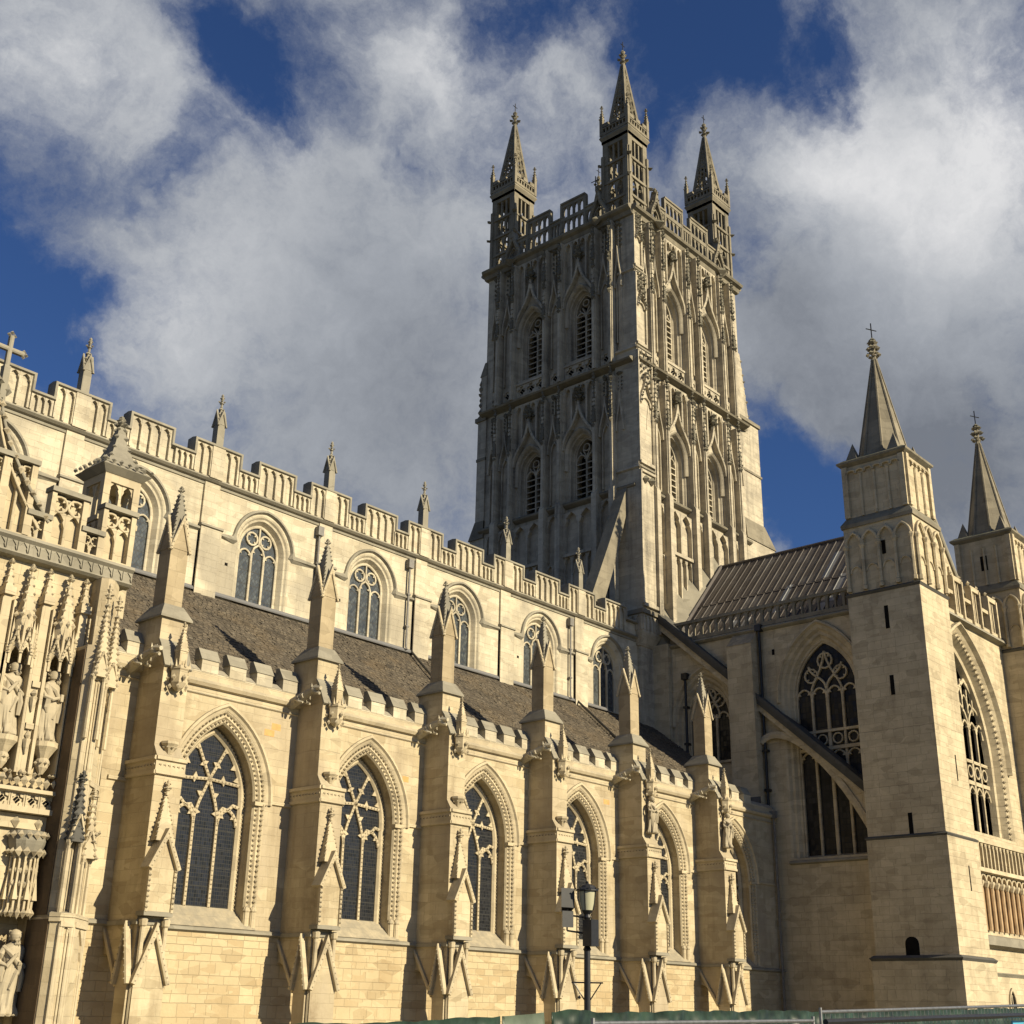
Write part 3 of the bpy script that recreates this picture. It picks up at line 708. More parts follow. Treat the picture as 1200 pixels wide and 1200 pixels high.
def cler_window(cx):
    mb = MB().mat(CLER); f = SCL; N_ = 9
    L = lambda hw, rise, z0=14.9: arch(cx, z0, 17.45, hw, rise, N_)
    reveal(mb, f, [(L(1.36, 1.52), 0), (L(1.30, 1.45), -.03), (L(1.24, 1.39), -.10), (L(1.16, 1.31), -.12), (L(1.08, 1.23), -.25), (L(1.03, 1.18), -.33), (L(1.0, 1.15), -.46)])
    fslope(mb, f, cx-1.3, cx+1.3, 15.0, 15.2, .02, -.4, -.5)
    d0, d1 = -.46, -.31; w = .10
    bar(mb, f, arch(cx, 15.1, 17.45, .98, 1.13, N_), .12, d0, d1)
    for s in (-1, 1):
        bar(mb, f, [(cx+s*.32, 15.1), (cx+s*.32, 17.35)], w, d0, d1)
        l = arc_pts(cx+s*.64, 17.1, .31, .36, 5); bar(mb, f, l, .07, d0, d1-.02)
        for a, b in ((1, 3), (7, 9)): cusp(mb, f, l[a], l[b], .10, d0, d1-.04, -1)
        e = [(cx+s*.345+.27*math.cos(t), 17.98+.27*math.sin(t)) for t in [2*PI*k/12 for k in range(12)]]
        bar(mb, f, e, .075, d0, d1-.02, closed=True)
        for k in (1, 4, 7, 10): cusp(mb, f, e[k], e[(k+1) % 12], .12, d0, d1-.04, 1)
        bar(mb, f, [(cx+s*.32, 17.35), (cx+s*.22, 17.6), (cx, 17.78)], .08, d0, d1)
    l = [(cx-.28, 17.3), (cx-.2, 17.58), (cx, 17.76), (cx+.2, 17.58), (cx+.28, 17.3)]
    for a, b in ((0, 1), (3, 4)): cusp(mb, f, l[a], l[b], .10, d0, d1-.04, -1)
    bar(mb, f, [(cx, 17.76), (cx, 18.5)], .07, d0, d1)
    o = part('clerestory_window', mb)
    g = MB().mat(GLC); fill(g, f, arch(cx, 15.05, 17.45, .98, 1.13, N_), -.41)
    part('glass', g, o)
for c in CW[1:]: cler_window(c)

FP = F('S', 0, 39.98)
pp = MB().mat(CLER)
fbox(pp, FP, nx0, nx1, 19.66, 20.36, -.32, 0); 
def cops(path): 
    pp.mat(COP); mould(pp, FP, path, [(.07, -.36), (.09, -.02), (.06, .19), (-.03, .20), (-.08, .10), (-.08, -.36)]); pp.mat(CLER)
top, low = 21.06, 20.42
pts = [(nx0, low)]
for i, c in enumerate(allc):
    for a, b in ((c-1.1, c+1.1), (c+2.05, c+3.93)):
        if a > nx1-1 : continue
        b = min(b, nx1); fbox(pp, FP, a, b, 20.36, top, -.32, 0)
        pts += [(a, low), (a, top), (b, top), (b, low)]
        n = 3
        if b-a > 2.1:
            for q0, q1 in ((a+.08, c-.30), (c+.30, b-.08)): panels(pp, FP, q0, q1, 19.72, top-.08, 2, 0, .13, .085, .75)
            fbox(pp, FP, c-.30, c+.30, 19.66, top, 0, .17)
        else: panels(pp, FP, a+.08, b-.08, 19.72, top-.08, 4, 0, .13, .085, .75)
    for a, b in ((c+1.1, c+2.05), (c-1.97, c-1.1)):
        if b < nx1: panels(pp, FP, a+.04, b-.04, 19.72, low-.08, 3, 0, .13, .08, .75)
pts += [(nx1, low)]
cops(pts)
npar = part('nave_parapet', pp, label='battlemented stone parapet with traceried panels')
def make_finial(c):
    fm = MB().mat(COP); y = 40.1; h = .17
    fm.box(c-h, c+h, y-h, y+h, 21.0, 22.25)
    for sd, ox, oy in (('S', c, y-h), ('W', c-h, y), ('E', c+h, y), ('N', c, y+h)):
        fr = F(sd, ox, oy); fprism(fm, fr, [(-h, 22.1), (h, 22.1), (0, 22.62)], -.15, .01); gable_bar(fm, fr, -h-.04, h+.04, 22.02, 22.68, .07, -.02, .06)
    spirelet(fm, c, y, 22.2, 23.55, .17, .07, .2, .45)
    return part('finial', fm, npar)
f0 = make_finial(BC[0]+.05)
for c in [allc[1]]+BC[1:]: copy_part(f0, npar, c-BC[0])
# low lead roof behind the parapet
nr = MB().mat(LEAD); nr.face([(nx0, 40.3, 19.7), (56, 40.3, 19.7), (56, 46, 21.2), (nx0, 46, 21.2)]); nr.face([(nx0, 46, 21.2), (56, 46, 21.2), (56, 51.9, 19.7), (nx0, 51.9, 19.7)])
part('nave_roof', nr)
# rainwater pipes down the clerestory and across the slates
for x in (32.3, 37.7, 49.4):
    m = MB().mat(PIPE); m.tube([(x, 39.96, 19.0), (x, 39.96, 15.2), (x, 39.9, 15.05)], .05, 8)
    fbox(m, SCL, x-.15, x+.15, 18.9, 19.3, .02, .26)
    for z in (16.1, 17.6): fbox(m, SCL, x-.09, x+.09, z, z+.07, 0, .2)
    part('rainwater_pipe', m)
for x in (38.1, 50.04):
    m = MB().mat(IRON); m.tube([(x, 40.0, 15.05), (x-1.2, 36.5, 12.4)], .055, 6); part('roof_pipe', m)

# ---------------- crossing tower
TX, TY, TH = 61.65, 46.1, 6.15
FACES = {'S': F('S', TX, TY-TH), 'W': F('W', TX-TH, TY), 'E': F('E', TX+TH, TY), 'N': F('N', TX, TY+TH)}
tw = MB().mat(TOW)
WU = (-2.05, 2.05)
for sd, f in FACES.items():
    hs = []
    for u in WU:
        hs.append(arch(u, 29.1, 32.15, 1.10, 1.46, 8)); hs.append(arch(u, 38.75, 42.25, 1.10, 1.66, 8))
    wall(tw, f, [(-TH, 13), (TH, 13), (TH, 48.2), (-TH, 48.2)], hs)
tw.face([(TX-TH, TY-TH, 48.2), (TX+TH, TY-TH, 48.2), (TX+TH, TY+TH, 48.2), (TX-TH, TY+TH, 48.2)])
tw.mat(VOID); tw.box(TX-TH+1.6, TX+TH-1.6, TY-TH+1.6, TY+TH-1.6, 20, 48.0); tw.mat(TOW)
tower = part('tower', tw, label='tall square crossing tower covered in weathered panel tracery')

def tower_panelling(f, sd):
    mb = MB().mat(TOW)
    # strings
    def string(z, d=.32):
        mb.mat(TOWD); mould(mb, f, [(-TH-.1, z), (TH+.1, z)], [(.22, 0), (.14, d*.7), (.04, d), (-.06, d*.9), (-.14, d*.5), (-.22, 0)]); mb.mat(TOW)
    string(37.15, .60); string(28.85, .34)
    mb.mat(TOWD); mould(mb, f, [(-TH-.2, 48.05), (TH+.2, 48.05)], [(.30, 0), (.24, .5), (.1, .6), (-.04, .52), (-.15, .3), (-.4, .22), (-.45, 0)]); mb.mat(TOW)
    # vertical shafts
    for u in (-4.75, -3.45, -.65, .65, 3.45, 4.75):
        fbox(mb, f, u-.19, u+.19, 20, 28.9, 0, .62); fslope(mb, f, u-.19, u+.19, 28.9, 29.3, .62, .40)
        fbox(mb, f, u-.16, u+.16, 28.9, 36.4, 0, .50); fbox(mb, f, u-.09, u+.09, 28.9, 35.2, .50, .58)
        fbox(mb, f, u-.16, u+.16, 37.3, 47.6, 0, .50); fbox(mb, f, u-.09, u+.09, 37.3, 44.6, .50, .58)
        mb.mat(CROK)
        for z0, z1 in ((33.6, 36.9), (42.6, 45.2), (45.2, 47.6)):
            p = f.p(u, z0, .50)
            spirelet(mb, p[0], p[1], z0, z1, .13, .075, .30, .25)
            for k in range(3): mb.blob(f.p(u, z0+(z1-z0)*(.8+.1*k), .58), .16-.02*k, 1.1, .4)
        mb.blob(f.p(u, 33.4, .58), .16, 1.2, .3); mb.blob(f.p(u, 42.4, .6), .17, 1.2, .3); mb.mat(TOW)
    # narrow niches between the paired shafts, and beside the corners
    for a, b in ((-.46, .46), (-4.56, -3.64), (3.64, 4.56), (-5.5, -4.94), (4.94, 5.5)):
        c = (a+b)/2; hw = (b-a)/2
        for z0, zs, zt, ztip in ((29.2, 32.6, 33.4, 35.3), (38.7, 42.6, 43.4, 45.6)):
            bar(mb, f, arch(c, z0, zs, hw*.68, zt-zs, 5), .09, 0, .16)
            og = ogee(c, zs, hw*.92, ztip, 7); bar(mb, f, og, .10, 0, .34)
            crockets(mb, [f.p(u, v, .25) for u, v in og], .075, .3)
            fbox(mb, f, c-.035, c+.035, ztip, (36.7 if z0 < 30 else 47.5), 0, .16)
            mb.mat(CROK)
            for k in range(5):
                zz = ztip+(k+.5)*((36.6 if z0 < 30 else 47.4)-ztip)/5
                for s in (-1, 1): mb.blob(f.p(c+s*.13, zz, .15), .11, 1.2, .35)
            mb.blob(f.p(c, (36.5 if z0 < 30 else 47.3), .26), .22, .9, .35); mb.mat(TOW)
        panels(mb, f, a, b, 25.4, 28.4, 1, 0, .24, .09, .8); panels(mb, f, a, b, 22.2, 25.2, 2, 0, .2, .08, .8)
        fbox(mb, f, a+.02, b-.02, 37.45, 38.4, 0, .06)
        quatre(mb, f, c, 37.92, min(.36, hw*.8), .06, .14)
    # windows' hoods, spandrel panels, parapet bands
    for c in WU:
        for z0, zs, rise, tip, zt in ((29.1, 32.15, 1.42, 36.3, 36.75), (38.75, 42.25, 1.62, 46.7, 47.5)):
            hd = arc_pts(c, zs, 1.16, rise+.2, 9)
            mould(mb, f, [(c-1.16, zs-1.)]+hd+[(c+1.16, zs-1.)], [(.11, 0), (.09, .14), (0, .20), (-.1, .08), (-.14, 0)])
            og = ogee(c, zs+.35, 1.26, tip-.7, 10); bar(mb, f, og, .17, 0, .38)
            mb.mat(CROK); crockets(mb, [f.p(u, v, .3) for u, v in og], .10, .34)
            p = f.p(c, tip, .22); finial(mb, p[0], p[1], tip-.9, 1.1, .42)
            for k in range(2): mb.blob(f.p(c, tip+.1-k*.35, .36), .24, .8, .4)
            mb.mat(TOW)
            # ribs over the ogee
            for k in range(5):
                u = c-1.2+k*.6; 
                if k == 2: continue
                zb = tip-2.5 if k in (1, 3) else zs+.9
                fbox(mb, f, u-.06, u+.06, zb, zt, 0, .26)
            for k in range(4): head(mb, f, c-1.14+k*.6, c-.66+k*.6, zt, 0, .22, 1.)
            fbox(mb, f, c-1.24, c+1.24, zt, zt+.12, 0, .22)
            for s in (-1, 1): fbox(mb, f, c+s*1.27-.05, c+s*1.27+.05, z0, zt, 0, .18)
        fbox(mb, f, c-1.24, c+1.24, 38.36, 38.5, 0, .2); fbox(mb, f, c-1.24, c+1.24, 37.4, 37.5, 0, .14)
        for k in range(3): quatre(mb, f, c-.8+k*.8, 37.93, .38, 0, .14)
        panels(mb, f, c-1.15, c+1.15, 25.6, 28.3, 2, 0, .30, .12, .8); panels(mb, f, c-1.15, c+1.15, 22.2, 25.5, 4, 0, .22, .10, .8); fbox(mb, f, c-1.2, c+1.2, 25.45, 25.65, 0, .34)
        fslope(mb, f, c-1.2, c+1.2, 28.8, 29.2, .26, -.3, -.5); fslope(mb, f, c-1.2, c+1.2, 38.5, 38.85, .18, -.3, -.5)
    part('wall_panelling', mb, tower)
def quatre(mb, f, c, v, r, d0, d1):
    fr = [(c-r, v-r), (c-r, v+r), (c+r, v+r), (c+r, v-r)]
    bar(mb, f, fr, r*.22, d0, d1, closed=True)
    cur = mb.cur; mb.mat(VOID)
    for du, dv in ((0, .3), (0, -.3), (.3, 0), (-.3, 0)): mb.blob(f.p(c+du*r, v+dv*r, d0+.012), r*.26, 1, 0)
    mb.cur = cur
    for s in (-1, 1):
        for t in (-1, 1):
            pl = [(c+s*r, v+t*r), (c+s*r*.3, v+t*r*.85), (c+s*r*.42, v+t*r*.42), (c+s*r*.85, v+t*r*.3)]
            if s*t < 0: pl = pl[::-1]
            fprism(mb, f, pl[::-1], d0, d1-.02)
for sd, f in FACES.items(): tower_panelling(f, sd)

def louvred_window(f, c, z0, zs, rise):
    mb = MB().mat(TOW); L = lambda hw, r, zb=z0: arch(c, zb, zs, hw, r, 8)
    k = rise/1.02
    reveal(mb, f, [(L(1.10, rise+.04), 0), (L(1.05, rise-.01), -.12), (L(.98, rise-.09), -.18), (L(.94, rise-.13), -.40), (L(.87, rise-.2), -.48), (L(.85, rise-.22), -1.2)])
    d0, d1 = -.80, -.50
    bar(mb, f, L(.82, rise-.25, z0+.1), .12, d0, d1); bar(mb, f, [(c, z0+.1), (c, zs-.1)], .13, d0, d1)
    for s in (-1, 1):
        l = arc_pts(c+s*.41, zs-.35, .38, .5, 5); bar(mb, f, l, .09, d0, d1)
        for a, b in ((1, 3), (7, 9)): cusp(mb, f, l[a], l[b], .11, d0, d1-.03, -1)
        bar(mb, f, [(c, zs-.1), (c+s*.28, zs+.45)], .08, d0, d1)
        bar(mb, f, [(c+s*.35, zs+.1), (c+s*.5, zs+.35)], .08, d0, d1)
    e = [(c+.24*math.cos(t), zs+rise-.85+.24*math.sin(t)) for t in [2*PI*i/10 for i in range(10)]]; bar(mb, f, e, .07, d0, d1, closed=True)
    mb.mat(TOW); n = int((zs-.3-z0)/.40)
    for i in range(n+1):
        z = z0+.12+i*.40
        for s in (-1, 1):
            a, b = (c-.80, c-.06) if s < 0 else (c+.06, c+.80)
            A = [f.p(a, z, -.50), f.p(b, z, -.50), f.p(b, z+.16, -.85), f.p(a, z+.16, -.85)]
            B = [f.p(a, z+.07, -.50), f.p(b, z+.07, -.50), f.p(b, z+.23, -.85), f.p(a, z+.23, -.85)]
            mb.frustum(A, B)
    mb.mat(VOID); fill(mb, f, L(.87, rise-.2), -1.15)
    part('louvred_window', mb, tower)
for sd in ('S', 'W'):
    for c in WU:
        louvred_window(FACES[sd], c, 29.1, 32.15, 1.42); louvred_window(FACES[sd], c, 38.75, 42.25, 1.62)

# clasping corner buttresses
def corner_buttress():
    xa, ya = TX-TH, TY-TH
    mb = MB().mat(TOW)
    for z0, z1, e, w in ((21.2, 30.0, .40, 1.45), (30.0, 38.0, .34, 1.30), (38.0, 43.6, .24, 1.0), (43.6, 48.0, .14, .80)):
        mb.mat(TOW); mb.box(xa-e*.55, xa+w, ya-e, ya+w, z0, z1)
        f = F('S', xa, ya-e); g = F('W', xa-e*.55, ya)
        mb.mat(TOWD); mould(mb, f, [(-e*.55-.08, z1-.05), (w+.06, z1-.05)], [(.14, -.3), (.08, .10), (-.05, .12), (-.12, 0)]); mb.mat(TOW)
        mould(mb, g, [(-w+.0, z1-.05), (e+.06, z1-.05)], [(.14, -.3), (.08, .10), (-.05, .12), (-.12, 0)])
        u0, u1 = -e*.55+.06, w-.06
        for q in (u0, u1): fbox(mb, f, q-.06, q+.06, z0+.35, z1-.25, 0, .12)
        fbox(mb, f, u0, u1, z1-.35, z1-.2, 0, .12); fbox(mb, f, u0, u1, z0+.2, z0+.4, 0, .16)
        if z0 > 22:
            zs = z0+(z1-z0)*.52; c = (u0+u1)/2; hw = (u1-u0)/2-.08
            bar(mb, f, arc_pts(c, zs, hw*.8, hw*.9, 5), .10, 0, .12)
            og = ogee(c, zs, hw, zs+(z1-zs)*.55, 7); bar(mb, f, og, .12, 0, .22)
            mb.mat(CROK); crockets(mb, [f.p(u, v, .24) for u, v in og], .09, .25)
            for k in range(5):
                zz = zs+(z1-zs)*(.45+.11*k)
                for s in (-1, 0, 1): mb.blob(f.p(c+s*hw*.7, zz, .14), .13, 1.3, .4)
            mb.mat(TOW)
        else:
            fbox(mb, f, u1-.42, u1-.1, z0+.6, z1-1.3, -.02, .01)
            mb.mat(TOWD)
            for s in (-1, 1): mb.blob(f.p((u0+u1)/2+s*.3, z1-.75, .06), .24, 1.2, .3)
            mb.mat(TOW)
    # corbelled base with little arcade
    mb.mat(TOWD); mb.box(xa-.42, xa+1.6, ya-.6, ya+1.2, 20.95, 21.2); mb.mat(TOW); mb.box(xa-.30, xa+1.5, ya-.45, ya+1.2, 19.9, 20.95)
    f = F('S', xa, ya-.45); panels(mb, f, -.25, 1.45, 20.0, 20.85, 5, 0, .08, .08, .8)
    f = F('W', xa-.3, ya); panels(mb, f, -1.1, .4, 20.0, 20.85, 4, 0, .08, .08, .8)
    mb.frustum([(xa-.1, ya-.1, 19.2), (xa+1.2, ya-.1, 19.2), (xa+1.2, ya+1.2, 19.2), (xa-.1, ya+1.2, 19.2)], [(xa-.3, ya-.45, 19.9), (xa+1.5, ya-.45, 19.9), (xa+1.5, ya+1.2, 19.9), (xa-.3, ya+1.2, 19.9)])
    mb.box(xa+.05, xa+1.6, ya-.05, ya+1.2, 8, 19.4)
    part('corner_buttress', mb, tower)
    # plain stepped buttresses of the far corners
    mb = MB().mat(TOW)
    xb = TX+TH
    mb.box(xb-.2, xb+2.2, ya+.05, ya+1.7, 29.6, 37.8); mb.box(xb-.2, xb+2.1, ya+.1, ya+1.6, 34.2, 38.1)
    mb.box(xb-.2, xb+3.3, ya-.05, ya+1.9, 14, 29.2)
    mb.mat(TOWD); mb.frustum([(xb-.2, ya-.12, 29.2), (xb+3.42, ya-.12, 29.2), (xb+3.42, ya+1.95, 29.2), (xb-.2, ya+1.95, 29.2)], [(xb-.2, ya+.0, 30.6), (xb+2.25, ya+.0, 30.6), (xb+2.25, ya+1.75, 30.6), (xb-.2, ya+1.75, 30.6)])
    mb.box(xb-.2, xb+2.4, ya-.02, ya+1.75, 37.9, 38.15); mb.box(xb-.2, xb+2.28, ya-.02, ya+1.72, 34.1, 34.25)
    mb.mat(TOW); mb.frustum([(xb-.2, ya+.05, 38.15), (xb+1.0, ya+.05, 38.15), (xb+1.0, ya+1.5, 38.15), (xb-.2, ya+1.5, 38.15)], [(xb-.2, ya+.1, 43), (xb+.35, ya+.1, 43), (xb+.35, ya+1.2, 43), (xb-.2, ya+1.2, 43)])
    for k in range(9): mb.blob((xb+1.0-k*.07, ya+.2, 38.4+k*.5), .2, 1.3, .4)
    part('corner_buttress', mb, tower)
    mb = MB().mat(TOW); yb = TY+TH
    mb.box(xa-.1, xa+1.7, yb-.2, yb+.55, 29, 36.9); mb.box(xa-.05, xa+1.9, yb-.2, yb+1.0, 14, 28.4)
    mb.mat(TOWD); mb.frustum([(xa-.15, yb-.2, 28.4), (xa+1.9, yb-.2, 28.4), (xa+1.9, yb+1.1, 28.4), (xa-.15, yb+1.1, 28.4)], [(xa-.12, yb-.2, 29.6), (xa+1.75, yb-.2, 29.6), (xa+1.75, yb+.57, 29.6), (xa-.12, yb+.57, 29.6)])
    mb.box(xa-.2, xa+1.8, yb-.2, yb+.75, 36.8, 37.1); mb.box(xa-.14, xa+1.8, yb-.2, yb+.6, 33.9, 34.1); mb.mat(TOW)
    mb.box(xa-.05, xa+1.2, yb-.1, yb+.42, 37.1, 40.2); mb.mat(TOWD); mb.frustum([(xa-.08, yb-.1, 40.2), (xa+1.2, yb-.1, 40.2), (xa+1.2, yb+.5, 40.2), (xa-.08, yb+.5, 40.2)], [(xa-.05, yb-.1, 41.2), (xa+1, yb-.1, 41.2), (xa+1, yb+.1, 41.2), (xa-.05, yb+.1, 41.2)])
    for k in range(6): mb.blob((xa-.02, yb+.42, 37.6+k*.42), .2, 1.3, .4)
    part('corner_buttress', mb, tower)
corner_buttress()
# rainwater spout high on the plain corner

# tower parapet: open tracery
def tower_parapet():
    mb = MB().mat(TOWD)
    for sd, f in FACES.items():
        D0, D1 = -.05, .17; U = 4.05
        fbox(mb, f, -U, U, 48.25, 48.50, D0, D1); 
        def lights(u0, u1, z0, z1, n):
            w = (u1-u0)/n
            for i in range(n+1): fbox(mb, f, u0+i*w-.065, u0+i*w+.065, z0, z1, D0+.03, D1-.03)
            for i in range(n): head(mb, f, u0+i*w+.06, u0+(i+1)*w-.06, z1, D0+.04, D1-.04, 1.1)
        ed = [-U, -2.52, -.50, .50, 2.52, U]
        for i in range(5):
            a, b = ed[i], ed[i+1]; n = 4 if i in (1, 3) else 3
            lights(a+.1, b-.1, 48.5, 49.50, n)
            fbox(mb, f, a, b, 49.48, 49.76, D0, D1)
            if i in (1, 3):
                lights(a+.1, b-.1, 49.76, 50.62, n); fbox(mb, f, a, b, 50.60, 50.86, D0, D1)
                fbox(mb, f, a-.04, b+.04, 50.84, 50.98, D0-.05, D1+.07)
                for q in (a, b): fbox(mb, f, q-.09, q+.09, 48.3, 50.86, D0-.02, D1+.02)
            else: fbox(mb, f, a, b, 49.74, 49.86, D0-.05, D1+.07)
        for s in (-1, 1):                        # ogee gablets beside the corner turrets
            c = s*3.72
            og = ogee(c, 48.3, .62, 50.6, 8); bar(mb, f, og, .22, -.08, .42)
            crockets(mb, [f.p(u, v, .4) for u, v in og], .09, .4)
            p = f.p(c, 50.5, .2); finial(mb, p[0], p[1], 50.4, .6, .25)
            bar(mb, f, arc_pts(c, 48.5, .4, .75, 5), .1, 0, .25); mb.blob(f.p(c, 48.0, .5), .5, .7, .2)
    o = part('parapet', mb, tower)
    f = FACES['W']; m = MB().mat(IRON); p = f.p(3.3, 0, .0)
    m.tube([(p[0], p[1], 50.8), (p[0], p[1], 52.0)], .035, 5); m.tube([(p[0], p[1]-.35, 51.65), (p[0], p[1]+.35, 51.65)], .03, 5)
    part('metal_cross', m, tower)
tower_parapet()

def pinnacle_turret():
    mb = MB().mat(TOWD); h = 1.05
    cx, cy = TX-5.08, TY-4.95
    z0, zc = 48.2, 54.45
    for sx in (-1, 1):
        for sy in (-1, 1):
            mb.box(cx+sx*h-.22*(1+sx), cx+sx*h+.22*(1-sx), cy+sy*h-.22*(1+sy), cy+sy*h+.22*(1-sy), z0, zc)
            mb.mat(TOWD)
    fl = [F('S', cx, cy-h), F('W', cx-h, cy), F('E', cx+h, cy), F('N', cx, cy+h)]
    st = [(48.2, 49.62, 2), (49.62, 51.1, 2), (51.1, 52.6, 3), (52.6, 54.45, 3)]
    for f in fl:
        for i, (a, b, n) in enumerate(st):
            fbox(mb, f, -h-.03, h+.03, b-.2, b-.02, -.3, .05)
            U = .64; w = 2*U/n
            for k in range(n+1): fbox(mb, f, -U+k*w-.055, -U+k*w+.055, a-.02, b-.2, -.2, -.06)
            for k in range(n): head(mb, f, -U+k*w+.05, -U+(k+1)*w-.05, b-.2, -.2, -.07, 1.15)
            if i == 1:
                for k in range(n): mb.blob(f.p(-U+(k+.5)*w, a+.75, -.12), .13, 1, .2)
        fbox(mb, f, -.66, .66, 53.95, 54.3, -.25, -.02)
        for s in (-1, 1): fbox(mb, f, s*.98-.1, s*.98+.1, z0, 53.2, 0, .12)
    # cornice, pierced parapet, corner spikes
    mb.box(cx-h-.05, cx+h+.05, cy-h-.05, cy+h+.05, 54.25, 54.45)
    q = lambda e, z: [(cx-h-e, cy-h-e, z), (cx+h+e, cy-h-e, z), (cx+h+e, cy+h+e, z), (cx-h-e, cy+h+e, z)]
    mb.frustum(q(.05, 54.45), q(.17, 54.68)); mb.frustum(q(.17, 54.68), q(.08, 54.92))
    for f in fl:
        fbox(mb, f, -h, h, 54.9, 55.1, -.15, .12); fbox(mb, f, -h, h, 55.42, 55.56, -.15, .12)
        for k in range(8): fbox(mb, f, -1.03+k*.28, -.93+k*.28, 55.0, 55.46, -.12, .09)
        for k in range(3): fbox(mb, f, -.95+k*.72, -.5+k*.72, 55.5, 55.86, -.15, .12)
    for sx in (-1, 1):
        for sy in (-1, 1):
            x, y = cx+sx*(h+.02), cy+sy*(h+.02); mb.box(x-.12, x+.12, y-.12, y+.12, 54.9, 56.2); spirelet(mb, x, y, 56.2, 57.5, .13, .06, .22, .3)
            for zz in (50.9, 52.5): mb.blob((x+sx*.12, y+sy*.12, zz), .2, .7, .3)
    o = part('pinnacle_turret', mb, tower)
    # openwork spire
    sm = MB().mat(TOWD); zb, zt = 54.9, 61.0; hb, ht = .80, .07
    P = lambda sx, sy, t: (cx+sx*(hb+(ht-hb)*t), cy+sy*(hb+(ht-hb)*t), zb+(zt-zb)*t)
    for sx in (-1, 1):
        for sy in (-1, 1):
            sm.tube([P(sx, sy, 0), P(sx, sy, 1)], [.15, .10], 6); crockets(sm, [P(sx*1.06, sy*1.06, .1), P(sx*1.06, sy*1.06, .95)], .085, .42)
    for a in ((lambda s, t: P(s, -1, t)), (lambda s, t: P(s, 1, t)), (lambda s, t: P(-1, s, t)), (lambda s, t: P(1, s, t))):
        for s in (-.33, .33): sm.tube([a(s, 0), a(s, .8)], .07, 4)
        ts = [0, .13, .26, .39, .52, .64, .76, .88, 1]
        for i in range(8):
            sm.tube([a(-1, ts[i]), a(1, ts[i])], .065, 4)
            sm.tube([a(-1, ts[i]), a(0, (ts[i]+ts[i+1])/2), a(1, ts[i])], .06, 4)
            if i > 1: sm.tube([a(-1, ts[i]), a(1, ts[i+1])], .06, 4); sm.tube([a(1, ts[i]), a(-1, ts[i+1])], .06, 4)
            if i > 3: sm.face([a(-.9, ts[i]), a(.9, ts[i]), a(.9, ts[i+1]), a(-.9, ts[i+1])])
    finial(sm, cx, cy, 60.9, 1.5, .42)
    sm.mat(IRON); sm.tube([(cx, cy, 62.2), (cx, cy, 63.1)], .03, 5); sm.tube([(cx-.22, cy, 62.8), (cx+.22, cy, 62.8)], .028, 5)
    part('spire', sm, tower); sp = bpy.data.objects[[n for n in bpy.data.objects.keys() if n.startswith('spire')][-1]]
    for dx, dy in ((10.1, 0), (0, 9.95), (10.1, 9.95)):
        copy_part(o, tower, dx, dy); copy_part(sp, tower, dx, dy)
pinnacle_turret()

# ---------------- south transept
FT = F('W', 57.05, 0)                           # u = -y
tr = MB().mat(TRAN)
yS, yN = 26.4, 39.9
WS, WN = 29.85, 36.85                           # window centres (y)
hS = arch(-WS, 7.35, 15.45, 2.3, 3.5, 10); hN = arch(-WN, 12.6, 15.0, 1.85, 2.6, 10)
wall(tr, FT, [(-yN, GZ), (-yS, GZ), (-yS, 19.4), (-yN, 19.4)], [hS, hN])
tr.mat(COP); mould(tr, FT, [(-yN, 19.25), (-yS, 19.25)], [(.14, 0), (.1, .16), (0, .24), (-.08, .14), (-.14, 0)]); mould(tr, FT, [(-32.2, 7.15), (-27.3, 7.15)], [(.1, 0), (.06, .14), (-.04, .16), (-.1, 0)])
tr.mat(TRAN); tr.box(58.4, 70.5, 26.2, 40, GZ, 19.4)
# pier between the windows and lower set-offs
fbox(tr, FT, -34.85, -33.35, GZ, 18.4, 0, .75); fslope(tr, FT, -34.85, -33.35, 18.4, 19.2, .78, .05)
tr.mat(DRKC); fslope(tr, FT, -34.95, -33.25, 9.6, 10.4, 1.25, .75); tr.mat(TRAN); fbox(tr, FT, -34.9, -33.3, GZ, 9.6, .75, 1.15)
fslope(tr, FT, -32.3, -28, GZ+.6, GZ+.9, .2, 0)
# chases and set-offs above the aisle end
fbox(tr, FT, -39.9, -38.9, 8, 19.4, 0, .35)
tr.mat(VOID); fbox(tr, FT, -32.55, -32.4, 17.75, 18.05, -.02, .01)
part('transept_wall', tr)
for y, zb, zt in ((33.15, 9.5, 19.1), (37.9, 12.4, 17.2)):
    m = MB().mat(IRON); p = FT.p(-y, 0, .2); m.tube([(p[0], p[1], zt), (p[0], p[1], zb)], .075, 8); m.box(p[0]-.17, p[0]+.17, p[1]-.17, p[1]+.17, zt, zt+.35)
    for z in (zb+1.2, zb+3.2): m.box(p[0]-.11, p[0]+.2, p[1]-.13, p[1]+.13, z, z+.12)
    part('rainwater_pipe', m)

